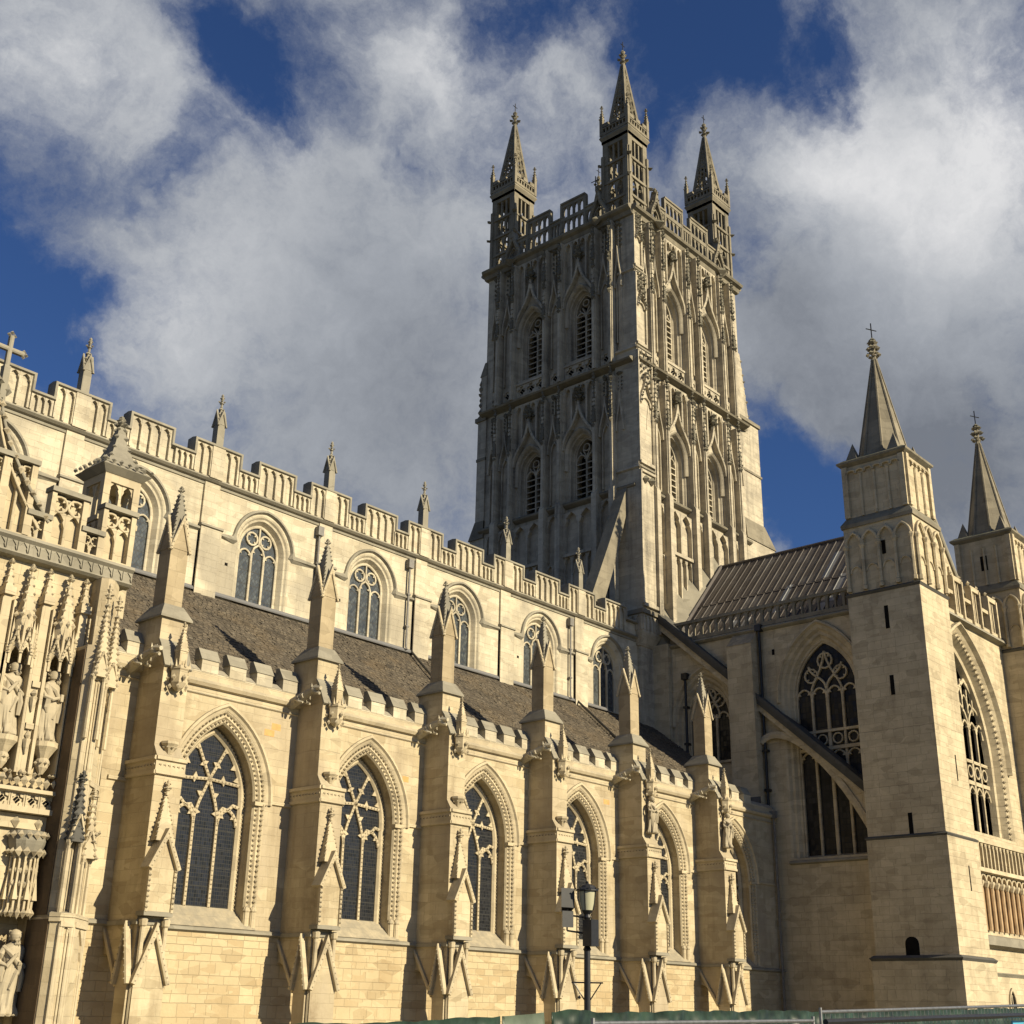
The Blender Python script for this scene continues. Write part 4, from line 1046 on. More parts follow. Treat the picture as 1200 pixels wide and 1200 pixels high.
def transept_window(cy, z0, zs, hw, rise, lights, transom, name='transept_window'):
    mb = MB().mat(TRAN); f = FT; c = -cy
    k = rise/hw
    L = lambda w, zb=z0: arch(c, zb, zs, w, rise-(hw-w)*k*.92, 10)
    reveal(mb, f, [(L(hw), 0), (L(hw-.12), -.05), (L(hw-.22), -.2), (L(hw-.34), -.22), (L(hw-.46), -.4), (L(hw-.56), -.42), (L(hw-.6), -.75)])
    hood = arc_pts(c, zs, hw+.12, rise+.12, 10)
    mould(mb, f, [(c-hw-.12, zs-.3)]+hood+[(c+hw+.12, zs-.3)], [(.12, 0), (.1, .12), (0, .15), (-.1, 0)])
    fslope(mb, f, c-hw, c+hw, z0-.15, z0+.15, .1, -.6, -.7)
    d0, d1 = -.72, -.48; g = hw-.6; w = 2*g/lights
    bar(mb, f, L(g+.02, z0+.1), .14, d0, d1)
    for i in range(1, lights):
        u = c-g+i*w; bar(mb, f, [(u, z0), (u, zs+.2)], .13 if i != lights//2 else .17, d0, d1)
    rows = [zs+.1]+([transom] if transom else [])
    for zr in rows:
        for i in range(lights):
            l = arc_pts(c-g+(i+.5)*w, zr-.25, w*.46, w*.55, 5); bar(mb, f, l, .085, d0, d1-.02)
            for a, b in ((1, 3), (7, 9)): cusp(mb, f, l[a], l[b], w*.18, d0, d1-.04, -1)
    if transom:
        fbox(mb, f, c-g, c+g, transom+.25, transom+.42, d0, d1+.04)
        for i in range(lights):
            e = [(c-g+(i+.5)*w+.26*math.cos(t), transom+.8+.26*math.sin(t)) for t in [2*PI*q/10 for q in range(10)]]; bar(mb, f, e, .07, d0, d1-.02, closed=True)
        fbox(mb, f, c-g, c+g, transom+1.15, transom+1.28, d0, d1+.02)
    # reticulated head
    for s in (-1, 1):
        bar(mb, f, [(c, zs+.1)]+bez((c, zs+.2), (c+s*.05, zs+.9), (c+s*g*.5, zs+.9), (c+s*g*.55, zs+rise*.42), 6), .11, d0, d1)
        bar(mb, f, bez((c+s*g*.5, zs+.1), (c+s*g*.5, zs+.6), (c+s*g*.1, zs+1.1), (c, zs+rise*.62), 6), .10, d0, d1)
        e = [(c+s*g*.48+.36*math.cos(t), zs+.98+.36*math.sin(t)) for t in [2*PI*q/12 for q in range(12)]]; bar(mb, f, e, .08, d0, d1-.02, closed=True)
        for q in (1, 4, 7, 10): cusp(mb, f, e[q], e[(q+1) % 12], .14, d0, d1-.04, 1)
    e = [(c+.40*math.cos(t), zs+rise*.45+.12+.40*math.sin(t)) for t in [2*PI*q/12 for q in range(12)]]; bar(mb, f, e, .09, d0, d1-.02, closed=True)
    for q in (1, 4, 7, 10): cusp(mb, f, e[q], e[(q+1) % 12], .17, d0, d1-.04, 1)
    o = part(name, mb)
    gm = MB().mat(GLT); fill(gm, f, L(g+.02), -.62); part('glass', gm, o)
transept_window(WS, 7.35, 15.45, 2.3, 3.5, 4, 12.3)
transept_window(WN, 12.6, 15.0, 1.85, 2.6, 3, None)

# raking flying buttress buried in the wall, from the tower corner down to the turret
fb = MB().mat(TRAN)
top = lambda y: 21.35+(y-39.8)*.905
ys = [39.9, 34.9, 33.3, 27.3]
fprism(fb, FT, [(-39.9, top(39.9)-.75), (-27.4, top(27.4)-.6), (-27.4, top(27.4)), (-39.9, top(39.9))], -.55, .35)
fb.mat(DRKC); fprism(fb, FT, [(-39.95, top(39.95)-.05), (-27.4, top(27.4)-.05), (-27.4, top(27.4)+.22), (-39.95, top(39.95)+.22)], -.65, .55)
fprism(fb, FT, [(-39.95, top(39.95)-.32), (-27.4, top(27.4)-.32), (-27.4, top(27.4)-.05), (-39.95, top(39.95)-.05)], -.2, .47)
fb.mat(TRAN)
# curved under-rib springing from the pier towards the turret
c = bez((-33.35, 13.2), (-32.3, 14.3), (-29.6, 12.4), (-27.4, 7.9), 14)
bar(fb, FT, c, .34, -.5, .30, .2)
fprism(fb, FT, [(u, v) for u, v in c[5:]]+[(-27.4, top(27.4)-.5), (c[5][0], top(-c[5][0])-.5)], -.3, .2)
part('flying_buttress', fb)
# dark flying buttress rising over the nave roof to the tower corner
ff = MB().mat(TOWD)
rows = [((51.7, 21.0), (52.7, 20.6)), ((53.55, 25.0), (54.2, 24.2)), ((55.3, 29.0), (55.4, 27.9))]
for i in range(2):
    (a, b), (c2, d2) = rows[i], rows[i+1]
    A = [(a[0], 40.45, a[1]), (b[0], 40.45, b[1]), (b[0], 41.2, b[1]), (a[0], 41.2, a[1])]
    B = [(c2[0], 40.45, c2[1]), (d2[0], 40.45, d2[1]), (d2[0], 41.2, d2[1]), (c2[0], 41.2, c2[1])]
    ff.frustum(A, B)
ff.box(51.0, 53.2, 40.5, 41.6, 19.5, 21.05)
part('flying_buttress', ff)

# parapet railing and lead roof of the transept
tp = MB().mat(TOWD)
fbox(tp, FT, -38.9, -27.3, 19.4, 19.62, -.2, .08); fbox(tp, FT, -38.9, -27.3, 20.38, 20.55, -.2, .1)
for k in range(25):
    u = -38.8+k*.48; big = k % 2 == 0
    fbox(tp, FT, u-(.07 if big else .04), u+(.07 if big else .04), 19.6, 20.4, -.14, .04)
    if k < 24: head(tp, FT, u+.05, u+.43, 20.4, -.13, .03, .8)
part('transept_parapet', tp)
rf = MB().mat(LEAD); xr, zr = 63.2, 25.7
def rz(x): return 19.5+(x-57.45)*(zr-19.5)/(xr-57.45)
rf.face([(57.45, 40.0, 19.5), (57.45, 26.6, 19.5), (xr, 26.6, zr), (xr, 40.0, zr)]); rf.face([(xr, 40, zr), (xr, 26.6, zr), (69.2, 26.6, 19.5), (69.2, 40, 19.5)])
for k in range(26):                               # standing rolls, with a break at mid slope
    y = 39.7-k*.52
    for xa, xb in ((57.6, 60.0), (60.1, 63.15)): rf.tube([(xa, y, rz(xa)+.03), (xb, y, rz(xb)+.03)], .032, 5)
rf.tube([(xr, 40, zr+.05), (xr, 26.6, zr+.05)], .1, 6)
rf.tube([(60.05, 40, rz(60.05)+.0), (60.05, 26.6, rz(60.05)+.0)], .05, 4)
part('transept_roof', rf, label='steep transept roof of brown lead sheets with standing rolls')
# stone weathering where the roof meets the tower
sw = MB().mat(COP)
for xa_, xb_, up, dp in ((57.0, 59.2, 2.0, .95), (59.2, 61.4, 1.5, .8), (61.4, 63.2, 1.2, .6)):
    za, zb_ = rz(xa_), rz(xb_)
    A = [(xa_, 39.96-dp, za-.4), (xb_, 39.96-dp, zb_-.4), (xb_, 39.96, zb_-.4), (xa_, 39.96, za-.4)]
    B = [(xa_, 39.96-dp, za+.15), (xb_, 39.96-dp, zb_+.15), (xb_, 39.95, zb_+up), (xa_, 39.95, za+up)]
    sw.frustum(A, B)
sw.mat(LEAD); sw.tube([(57.6, 38.95, rz(57.6)+.08), (xr, 39.2, zr+.1)], .12, 5)
part('roof_flashing', sw)

# stair turrets at the corners of the transept
def turret(xa, xb, ya, yb, slits=True, dz=-.85):
    mb = MB().mat(TRAN); cx, cy = (xa+xb)/2, (ya+yb)/2
    B = lambda e, z0, z1: mb.box(xa-e, xb+e, ya-e, yb+e, z0, z1)
    B(.22, GZ, 2.55); B(.06, 2.55, 7.8); B(0, 7.8, 19.6); B(-.04, 19.6, 23.3); B(-.20, 23.3, 26.6)
    q = lambda e, z: [(xa-e, ya-e, z), (xb+e, ya-e, z), (xb+e, yb+e, z), (xa-e, yb+e, z)]
    mb.mat(DRKC)
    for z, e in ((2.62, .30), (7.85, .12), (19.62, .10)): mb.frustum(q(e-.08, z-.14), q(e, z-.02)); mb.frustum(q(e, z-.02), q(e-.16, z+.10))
    mb.mat(TOWD); mb.frustum(q(.04, 23.12), q(.06, 23.3)); mb.frustum(q(.06, 23.3), q(-.22, 23.75))
    mb.mat(TOWD); mb.frustum(q(-.2, 26.5), q(.02, 26.66)); mb.frustum(q(.02, 26.66), q(.04, 26.76)); mb.frustum(q(.04, 26.76), q(-.25, 26.96)); mb.mat(TRAN)
    fs = [(F('S', cx, ya), (xb-xa)/2), (F('W', xa, cy), (yb-ya)/2), (F('E', xb, cy), (yb-ya)/2)]
    for f, hw in fs:
        n = 4 if hw > 1.7 else 3; w = 2*(hw-.15)/n; u0 = -(hw-.15)
        for k in range(n+1):                     # lower arcade: interlacing pointed arches on shafts
            p = f.p(u0+k*w, 0, .05); mb.lathe(p[0], p[1], [(.13, 19.75), (.13, 19.95), (.09, 20.0), (.09, 21.9), (.16, 22.05), (.16, 22.15)], 6)
        for k in range(n):
            bar(mb, f, arc_pts(u0+(k+.5)*w, 22.15, w/2-.02, w*.75, 6), .12, -.05, .12); bar(mb, f, arc_pts(u0+(k+.5)*w, 20.7, w/2-.14, w*.4, 5), .07, -.05, .03)
            if k < n-1: bar(mb, f, [(u0+(k+.5)*w, 22.9), (u0+(k+1)*w, 22.2)], .08, -.05, .08)
        fd = F({0: 'S', 1: 'W', 2: 'E'}[fs.index((f, hw))], *f.o)
        for s in (-1, 1): fbox(mb, f, s*(hw-.33)-.14, s*(hw-.33)+.14, 23.7, 26.5, -.21, -.06)
        for k in range(n+1):
            if 0 < k < n: p = f.p(u0+.25+k*(w-.12), 0, -.16); mb.lathe(p[0], p[1], [(.09, 23.7), (.07, 23.8), (.07, 25.9), (.11, 26.0)], 6)
        if not slits and f is fs[1][0]: continue
        for k in range(n+2):
            bar(mb, f, arc_pts(u0+.3+(k+.5)*(2*hw-.9)/(n+2), 26.05, .26, .22, 4), .10, -.21, -.06)
    f, hw = fs[1]; mb.mat(VOID)
    if slits:
        for y, z, h in ((25.4, 17.7, 1.15), (25.45, 14.45, .95), (25.2, 8.0, .95), (25.4, 5.0, 1.05)): fbox(mb, f, cy-y-.10, cy-y+.10, z-.1, z+h-.1, -.02, .012)
        fprism(mb, F('W', xa-.06, cy), arch(cy-25.65, 2.72, 3.2, .32, .3, 5)[::-1], -.02, .012)
        fbox(mb, f, .15, .33, 21.4, 22.1, -.05, .0)
        fbox(mb, F('S', cx, ya), .3, .42, 5.5, 6.6, -.1, .065); fbox(mb, F('S', cx, ya), .3, .4, 10.4, 11.6, -.1, .012)
    else: fbox(mb, f, -.25, .15, 24.6, 25.5, -.25, -.19); fbox(mb, f, -.1, .1, 14.1, 15.6, -.02, .012); fprism(mb, f, arch(-.9, 11.4, 12.1, .36, .35, 5)[::-1], -.02, .012)
    o = part('turret', mb, label='plain square stair turret at the transept corner' if slits else None)
    sm = MB().mat(TOWD); r = min(xb-xa, yb-ya)/2-.22
    r2 = r*.86
    sm.pyr(cx, cy, 26.95, 33.7+dz, r2/.924, .12, 8, PI/8)
    for k in range(8):
        a = PI/8+k*PI/4; sm.tube([(cx+r2/.924*math.cos(a), cy+r2/.924*math.sin(a), 26.95), (cx+.13*math.cos(a), cy+.13*math.sin(a), 33.7+dz)], [.07, .05], 5)
    for sx in (-1, 1):
        for sy in (-1, 1): sm.pyr(cx+sx*(r-.25), cy+sy*(r-.25), 26.9, 27.9, .3)
    s = part('spire', sm, o)
    fm = MB().mat(TOWD); fm.lathe(cx, cy, [(.14, 33.6+dz), (.2, 33.7+dz), (.12, 33.85+dz), (.12, 34.9+dz), (.2, 34.95+dz), (.05, 35.1+dz)], 6)
    for z, rr in ((34.05, .3), (34.45, .24), (34.8, .16)):
        for k in range(6): fm.blob((cx+rr*math.cos(k*PI/3), cy+rr*math.sin(k*PI/3), z+dz), .15, .9, .3)
    fm.mat(IRON); fm.tube([(cx, cy, 35.0+dz), (cx, cy, 36.0+dz)], .035, 5); fm.tube([(cx-.3, cy+.15, 35.6+dz), (cx+.3, cy-.15, 35.6+dz)], .03, 5)
    part('finial', fm, o)
turret(55.7, 58.9, 23.6, 27.35)
turret(70.2, 73.4, 23.9, 27.6, False, -.5)

# south front of the transept
FS = F('S', 64.1, 25.35)
ts = MB().mat(TRAN)
bw = arch(0, 8.9, 12.7, 4.5, 6.9, 14)
wall(ts, FS, [(-5.3, GZ), (6.2, GZ), (6.2, 20.0), (-5.3, 20.0)], [bw]); 
ts.mat(COP); mould(ts, FS, [(-5.2, 20.0), (6.1, 20.0)], [(.16, 0), (.1, .3), (-.05, .34), (-.16, 0)]); mould(ts, FS, [(-5.2, 3.7), (6.1, 3.7)], [(.3, 0), (.2, .35), (-.2, .38), (-.35, 0)]); mould(ts, FS, [(-5.2, 2.2), (6.1, 2.2)], [(.1, 0), (.05, .12), (-.1, 0)])
ts.mat(WARM); fbox(ts, FS, -5.2, 6.1, 4.2, 6.9, -.1, .03)
ts.mat(TRAN)
for k in range(16):
    p = FS.p(-5.0+k*.65, 0, .12); ts.mat(WARM); ts.lathe(p[0], p[1], [(.1, 4.2), (.08, 4.3), (.08, 6.2)], 6); ts.mat(TRAN); ts.lathe(p[0], p[1], [(.1, 6.2), (.18, 6.4), (.18, 6.5)], 6)
    bar(ts, FS, arc_pts(-4.67+k*.65, 6.5, .3, .32, 5), .1, 0, .2)
ts.mat(TRAN); mould(ts, FS, [(-5.2, 7.0), (6.1, 7.0)], [(.16, 0), (.1, .35), (-.1, .38), (-.2, 0)])
fbox(ts, FS, -5.2, 6.1, 8.3, 8.5, .1, .35)
for k in range(22): fbox(ts, FS, -5.1+k*.47, -4.98+k*.47, 7.1, 8.35, .14, .3); head(ts, FS, -4.98+k*.47, -4.63+k*.47, 8.35, .16, .28, .9)
ts.mat(VOID); fill(ts, FS, arch(1.45, -.6, .9, .34, .6, 6), .006); ts.mat(TRAN); bar(ts, FS, arch(1.45, -.6, .9, .38, .66, 6), .12, 0, .1)
bar(ts, FS, [(1.45, -.6), (1.45, 1.3)], .06, 0, .04)
# gable behind the parapet
ts.mat(TRAN); g = F('S', 63.7, 25.9)
fprism(ts, g, [(-4.5, 20.3), (4.5, 20.3), (0, 26.0)], -.6, 0)
ts.mat(COP); bar(ts, g, [(-4.75, 20.1), (0, 26.15), (4.75, 20.1)], .28, -.7, .15); ts.mat(TRAN)
for k in range(7): fbox(ts, g, -2.1+k*.7-.06, -2.1+k*.7+.06, 21, 25.2-abs(k-3)*.9, 0, .12)
ts.mat(TRAN); fbox(ts, FS, -3.5, 3.5, 16.5, 18.2, -1.2, -1.1)
part('transept_front', ts)
tsp = MB().mat(TRAN)
fbox(tsp, FS, -5.2, 6.1, 20.15, 20.4, -.1, .15)
for i in range(5):
    a = -5.1+i*2.35
    for k in range(5): fbox(tsp, FS, a+k*.26, a+k*.26+.09, 20.3, 22.2, -.05, .12)
    fbox(tsp, FS, a-.05, a+1.18, 22.15, 22.42, -.12, .22); 
    if i < 4: fbox(tsp, FS, a+1.13, a+2.35, 21.3, 21.5, -.1, .18); fbox(tsp, FS, a+1.4, a+1.5, 20.3, 21.4, -.05, .1)
    for s in (0, 1.13): fbox(tsp, FS, a+s-.07, a+s+.09, 20.2, 22.3, -.08, .26); tsp.blob(FS.p(a+s, 22.55, .1), .14)
part('transept_parapet', tsp)
sw = MB().mat(TRAN); L = lambda w, r: arch(0, 8.9, 12.7, w, r, 14)
reveal(sw, FS, [(L(4.5, 6.9), 0), (L(4.35, 6.72), -.12), (L(4.2, 6.52), -.18), (L(4.02, 6.28), -.5), (L(3.86, 6.08), -.55), (L(3.7, 5.86), -1.0)])
mould(sw, FS, [(-4.66, 12.4)]+arc_pts(0, 12.7, 4.66, 7.06, 14)+[(4.66, 12.4)], [(.16, 0), (.12, .2), (0, .24), (-.14, 0)])
studs(sw, FS, L(4.28, 6.62), .3, .1, -.12)
d0, d1 = -1.0, -.7; w_ = .925
for i in range(1, 8): bar(sw, FS, [(-3.7+i*w_, 8.9), (-3.7+i*w_, 14.8)], .2 if i in (2, 4, 6) else .13, d0, d1)
for i in range(8):
    for z in (10.9, 14.4):
        l = arc_pts(-3.7+(i+.5)*w_, z, .42, .55, 5); bar(sw, FS, l, .1, d0, d1)
        for p_, q_ in ((1, 3), (7, 9)): cusp(sw, FS, l[p_], l[q_], .14, d0, d1-.03, -1)
    if i % 2 == 0: bar(sw, FS, arc_pts(-3.7+(i+1)*w_, 14.5, .9, 1.3, 6), .13, d0, d1)
    e = [(-3.7+(i+.5)*w_+.3*math.cos(t), 12.25+.3*math.sin(t)) for t in [2*PI*q/10 for q in range(10)]]; bar(sw, FS, e, .08, d0, d1, closed=True)
for s in (-1, 1): bar(sw, FS, arc_pts(s*1.85, 14.2, 1.78, 3.0, 7), .2, d0, d1)
for k in range(9):
    u = -2.6+k*.65; fbox(sw, FS, u-.05, u+.05, 15.4, 18.1-abs(u)*.72, d0, d1)
    if k < 8: bar(sw, FS, arc_pts(u+.325, 16.9-abs(u+.3)*.6, .29, .4, 4), .08, d0, d1)
fbox(sw, FS, -3.7, 3.7, 11.55, 11.75, d0, d1); fbox(sw, FS, -3.7, 3.7, 12.7, 12.85, d0, d1)
so_ = part('transept_window', sw, label='large pointed window in the sunlit transept front')
g = MB().mat(GLT); fill(g, FS, L(3.75, 5.92), -.85); part('glass', g, so_)

# ---------------- south porch
YP = 28.4; SP = F('S', 0, YP)
po = MB().mat(LIM)
po.box(8.0, 16.3, YP+.55, 33.0, GZ, 10.1)
NC = (15.04, 14.01, 12.98, 11.95); LC = (15.05, 13.6, 12.2)
hl = [arch(c, 5.0, 7.6, .31, .4, 5) for c in NC]+[arch(c, -1.2, 1.7, .40, .4, 5) for c in LC]
wall(po, SP, [(8, GZ), (16.3, GZ), (16.3, 10.1), (8, 10.1)], hl)
for h_ in hl: reveal(po, SP, [(h_, 0), (h_, -.46)]); fill(po, SP, h_, -.45)
po.mat(ORN)
po.box(7.9, 16.62, YP-.12, 33.0, 10.1, 10.2)
po.mat(COP); mould(po, SP, [(7.9, 10.36), (16.7, 10.36)], [(.28, 0), (.26, .30), (.18, .33), (.10, .24), (-.14, .22), (-.2, .28), (-.26, .2), (-.3, 0)])
for k in range(30): head(po, SP, 8.0+k*.29, 8.27+k*.29, 10.46, .2, .262, .9)
po.mat(COP); po.box(16.45, 16.78, YP+.001, 33, 10.16, 10.64)
# diagonal corner buttress
pl = [(15.38, YP+.4), (15.38, 27.42), (15.52, 27.28), (15.86, 27.28), (16.62, 28.05), (16.8, 28.3), (16.8, 33), (16.0, 33)]
def poly_col(mb, pts, z0, z1):
    a = [(x, y, z0) for x, y in pts]; b = [(x, y, z1) for x, y in pts]; mb.face(a[::-1]); mb.face(b)
    for i in range(len(pts)): mb.face((a[i], a[(i+1) % len(pts)], b[(i+1) % len(pts)], b[i]))
po.mat(LIM); poly_col(po, pl, GZ, 1.85)
DRKR = stone('dark_return_stone', (.16, .115, .07), (.11, .08, .05), (.05, .04, .03), bw=.7, bh=.4, dirt_amt=.6, streak=.8, mortar=.006)
po.mat(DRKR); po.box(15.36, 15.375, 27.46, YP, GZ, 1.8); po.box(15.40, 15.415, 27.66, YP, 1.9, 8.1); po.mat(LIM)  # thin dark brown facing over the west return of the buttress
pu = [(15.42, YP+.4), (15.42, 27.62), (15.55, 27.5), (15.84, 27.5), (16.45, 28.1), (16.6, 28.35), (16.6, 33), (16.0, 33)]
poly_col(po, pu, 1.85, 8.2)
pv = [(15.75, YP+.4), (15.75, 28.0), (15.9, 27.9), (16.1, 27.95), (16.45, 28.3), (16.5, 33), (16.0, 33)]
poly_col(po, pv, 8.2, 10.1)
part('porch', po, label='richly carved south porch with statue niches and pierced parapet')
pd = MB().mat(ORN)
def seg_frame(a, b):                              # frame along an arbitrary plan edge
    f = F('S', 0, 0); l = math.hypot(b[0]-a[0], b[1]-a[1]); f.o = a
    f.u = ((b[0]-a[0])/l, (b[1]-a[1])/l); f.n = (f.u[1], -f.u[0]); return f, l
for pts, z0, z1 in ((pl, GZ, 1.7), (pu, 1.95, 4.9), (pu, 4.95, 7.4)):
    for i in (2, 3):
        f, l = seg_frame(pts[i], pts[i+1])
        for u in (.03, l-.03): bar(pd, f, [(u, z0), (u, z1)], .09, -.02, .07)
        for u in (.11, l-.11): bar(pd, f, [(u, z0), (u, z1-.1)], .05, -.02, .035)
        fbox(pd, f, 0, l, z1-.06, z1+.06, -.02, .09)
        head(pd, f, .08, l-.08, z1-.05, -.02, .05, .9)
for pts, z in ((pl, 1.8), (pl, 1.9)):
    for i in (1, 2, 3, 4):
        f, l = seg_frame(pts[i], pts[i+1]); mould(pd, f, [(-.02, z), (l+.02, z)], [(.07, -.1), (.03, .06), (-.05, .05), (-.08, -.02)])
# tabernacles with crocketed gablets on the two lit faces
for (x, y, z) in ((15.66, 27.36, 3.4), (16.22, 27.72, 3.1), (15.70, 27.42, 7.3), (16.24, 27.82, 7.2)):
    for s in (-1, 1): pd.lathe(x+s*.15, y-.05+.1*s*(x > 16), [(.055, 1.9 if z < 5 else z-1.4), (.045, z), (.08, z+.08), (.08, z+.14)], 6)
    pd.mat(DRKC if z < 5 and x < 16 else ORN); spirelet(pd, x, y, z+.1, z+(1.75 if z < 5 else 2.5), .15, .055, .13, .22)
    for k in range(14): pd.blob((x+random.uniform(-.2, .2), y+random.uniform(-.16, .05), z+random.uniform(.1, .7)), .05, 1.2, .4)
    pd.mat(ORN)
    for s in (-1, 1): pd.tube([(x+s*.18, y-.08, z+.1), (x+s*.12, y-.12, z+.4), (x, y-.14, z+.72)], .035, 5)
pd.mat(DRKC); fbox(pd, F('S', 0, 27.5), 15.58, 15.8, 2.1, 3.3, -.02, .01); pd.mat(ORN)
# wall strips and niches
def niche(c, z0, z1, zt):
    pd.mat(ORN)
    for s in (-1, 1):
        bar(pd, SP, [(c+s*.34, z0), (c+s*.34, z1+.15)], .08, 0, .30); bar(pd, SP, [(c+s*.43, z0), (c+s*.43, z1+.1)], .06, 0, .2)
    # canopy: cusped front, tiers of little gables, tall crocketed spire
    pts = [(c-.30, YP-.02), (c-.30, YP-.30), (c-.12, YP-.50), (c+.12, YP-.50), (c+.30, YP-.30), (c+.30, YP-.02)]
    for i in range(5):
        f, l = seg_frame(pts[i], pts[i+1])
        fprism(pd, f, [(0, z1), (l*.18, z1+.18), (l*.5, z1+.3), (l*.82, z1+.18), (l, z1), (l, z1+.4), (0, z1+.4)], -.05, .02)
        og = ogee(l/2, z1+.12, l/2, z1+.75, 6); bar(pd, f, og, .05, 0, .07); crockets(pd, [f.p(u, v, .06) for u, v in og], .035, .12)
        p = f.p(0, 0, 0); pd.box(p[0]-.03, p[0]+.03, p[1]-.03, p[1]+.03, z1-.12, z1+.7); pd.pyr(p[0], p[1], z1+.7, z1+1.0, .03)
    for zz, r in ((z1+.4, .29), (z1+.8, .22)):
        pd.lathe(c, YP-.2, [(r, zz), (r*.9, zz+.42)], 8)
        for k in range(8): pd.blob((c+r*math.cos(k*PI/4), YP-.2+r*math.sin(k*PI/4), zz+.3), .06, 1.5, .3)
    spirelet(pd, c, YP-.2, z1+1.15, zt, .16, .05, .2, .2)
for c in (15.04, 14.01, 12.98, 11.95):
    niche(c, 5.0, 7.58, 10.02)
    # stepped corbel under the figure
    pd.lathe(c, YP-.16, [(.05, 5.05), (.14, 5.2), (.17, 5.35), (.13, 5.42), (.24, 5.6), (.30, 5.68), (.30, 5.80), (.1, 5.82)], 10)
    for k in range(8): pd.blob((c+.15*math.cos(k*PI/4), YP-.16+.15*math.sin(k*PI/4), 5.3), .06, 1, .3)
for c in (15.52, 14.52, 13.5, 12.47):               # pilaster strips with two small brackets, capped with a pinnacle
    fbox(pd, SP, c-.10, c+.10, 4.95, 9.1, 0, .22); fbox(pd, SP, c-.14, c+.14, 9.1, 9.3, 0, .30); fbox(pd, SP, c-.16, c-.13, 5, 9.0, 0, .3); fbox(pd, SP, c+.13, c+.16, 5, 9.0, 0, .3)
    p = SP.p(c, 0, .12); spirelet(pd, p[0], p[1], 9.3, 10.05, .1, .04, .16, .25)
    for z in (5.75, 6.75):
        p = SP.p(c, 0, .26); pd.lathe(p[0], p[1], [(.02, z-.3), (.07, z-.15), (.1, z), (.1, z+.04)], 6); fbox(pd, SP, c-.1, c+.1, z+.28, z+.42, .2, .30); pd.blob((p[0], p[1], z+.13), .07, 1.5, .3)
# gallery with pierced quatrefoils and a crest of leaves
fbox(pd, SP, 8, 15.5, 4.12, 4.24, 0, .34); fbox(pd, SP, 8, 15.5, 4.24, 4.56, 0, .18); mould(pd, SP, [(8, 4.62), (15.55, 4.62)], [(.08, 0), (.05, .34), (-.04, .36), (-.08, .1)])
for k in range(18):
    c = 15.28-k*.37; quatre(pd, SP, c, 4.4, .16, .18, .25)
    for s in (-1, 1): pd.blob(SP.p(c+s*.09, 4.85, .26), .08, 1.5, .4); pd.blob(SP.p(c+s*.05, 5.02, .26), .06, 1, .4)
fbox(pd, SP, 8, 15.4, 3.78, 4.1, 0, .12)
for k in range(8): pd.blob(SP.p(15.2-k*.55, 3.93, .14), .13, 1, .4)
# great bracketed canopies over the lower statues
for c in (15.0, 13.6, 12.2):
    pd.mat(COP); pd.lathe(c, YP-.1, [(.30, 3.12), (.33, 3.2), (.42, 3.42), (.44, 3.5), (.43, 3.72), (.3, 3.74)], 12); pd.mat(ORN)
    for k in range(9):
        a = PI+k*PI/8; pd.blob((c+.46*math.cos(a), YP-.1+.46*math.sin(a), 3.62), .08, 1.1, .3); pd.blob((c+.42*math.cos(a), YP-.1+.42*math.sin(a), 3.25), .09, 1.1, .4)
        pd.lathe(c+.31*math.cos(a), YP-.1+.31*math.sin(a), [(.035, 1.95), (.03, 3.15)], 5)
        pd.blob((c+.33*math.cos(a), YP-.1+.33*math.sin(a), 1.92), .08, 1.4, .4)
        for zz in (2.25, 2.55, 2.85): pd.blob((c+.30*math.cos(a+.2), YP-.1+.30*math.sin(a+.2), zz), .05, 1.6, .5)
        if k % 2 == 0: pd.pyr(c+.34*math.cos(a), YP-.1+.34*math.sin(a), 2.2, 2.75, .06)
    pd.lathe(c, YP-.1, [(.24, 1.85), (.25, 3.2)], 10)
part('carved_niches', pd)

# porch parapet, gable and cross
pg = MB().mat(ORN); f = F('S', 0, YP-.05)
PI_ = [0]
def pierced(u0, u1, z0, z1, n):
    w = (u1-u0)/n; PI_[0] += 1; e_ = PI_[0]*.004
    for s in (u0, u1): fbox(pg, f, s-.07+(e_ if s == u0 else -e_), s+.07, z0, z1-.04, -.2-e_, .04+e_)
    pg.mat(COP); fbox(pg, f, u0-.09, u1+.09, z1-.03, z1+.10, -.26-e_, .10+e_); pg.mat(ORN)
    for i in range(n):
        c = u0+(i+.5)*w; zz = z1-.08-w/2
        quatre2(c, zz, w/2)
        if zz-w/2-z0 > .25:
            quatre2(c, zz-w, w/2) if False else None
            bar(pg, f, [(u0+i*w, z0), (u0+i*w, zz-w/2)], .06, -.14, -.02); head(pg, f, u0+i*w+.02, u0+(i+1)*w-.02, zz-w/2+.03, -.14, -.03, 1.)
    pg.mat(ORN); fbox(pg, f, u0+.08, u1-.08, z0+.01, z1-.12, -.19, -.16) if z1-z0 > 1 else None
def quatre2(c, v, r):
    e = [(c+r*.92*math.cos(t), v+r*.92*math.sin(t)) for t in [2*PI*k/12 for k in range(12)]]; bar(pg, f, e, r*.26, -.14, -.01, closed=True)
    for k in (1, 4, 7, 10): cusp(pg, f, e[k], e[(k+1) % 12], r*.5, -.13, -.03, 1)
fbox(pg, f, 8, 16.6, 10.6, 10.72, -.25, .06)
for u0, u1, z1, n in ((15.78, 16.62, 12.1, 2), (15.25, 15.74, 11.3, 2), (14.3, 15.2, 12.1, 2), (13.75, 14.24, 11.3, 2), (13.0, 13.7, 12.6, 2), (12.2, 12.95, 12.6, 2), (9.8, 10.7, 12.1, 2)): pierced(u0, u1, 10.7, z1, n)
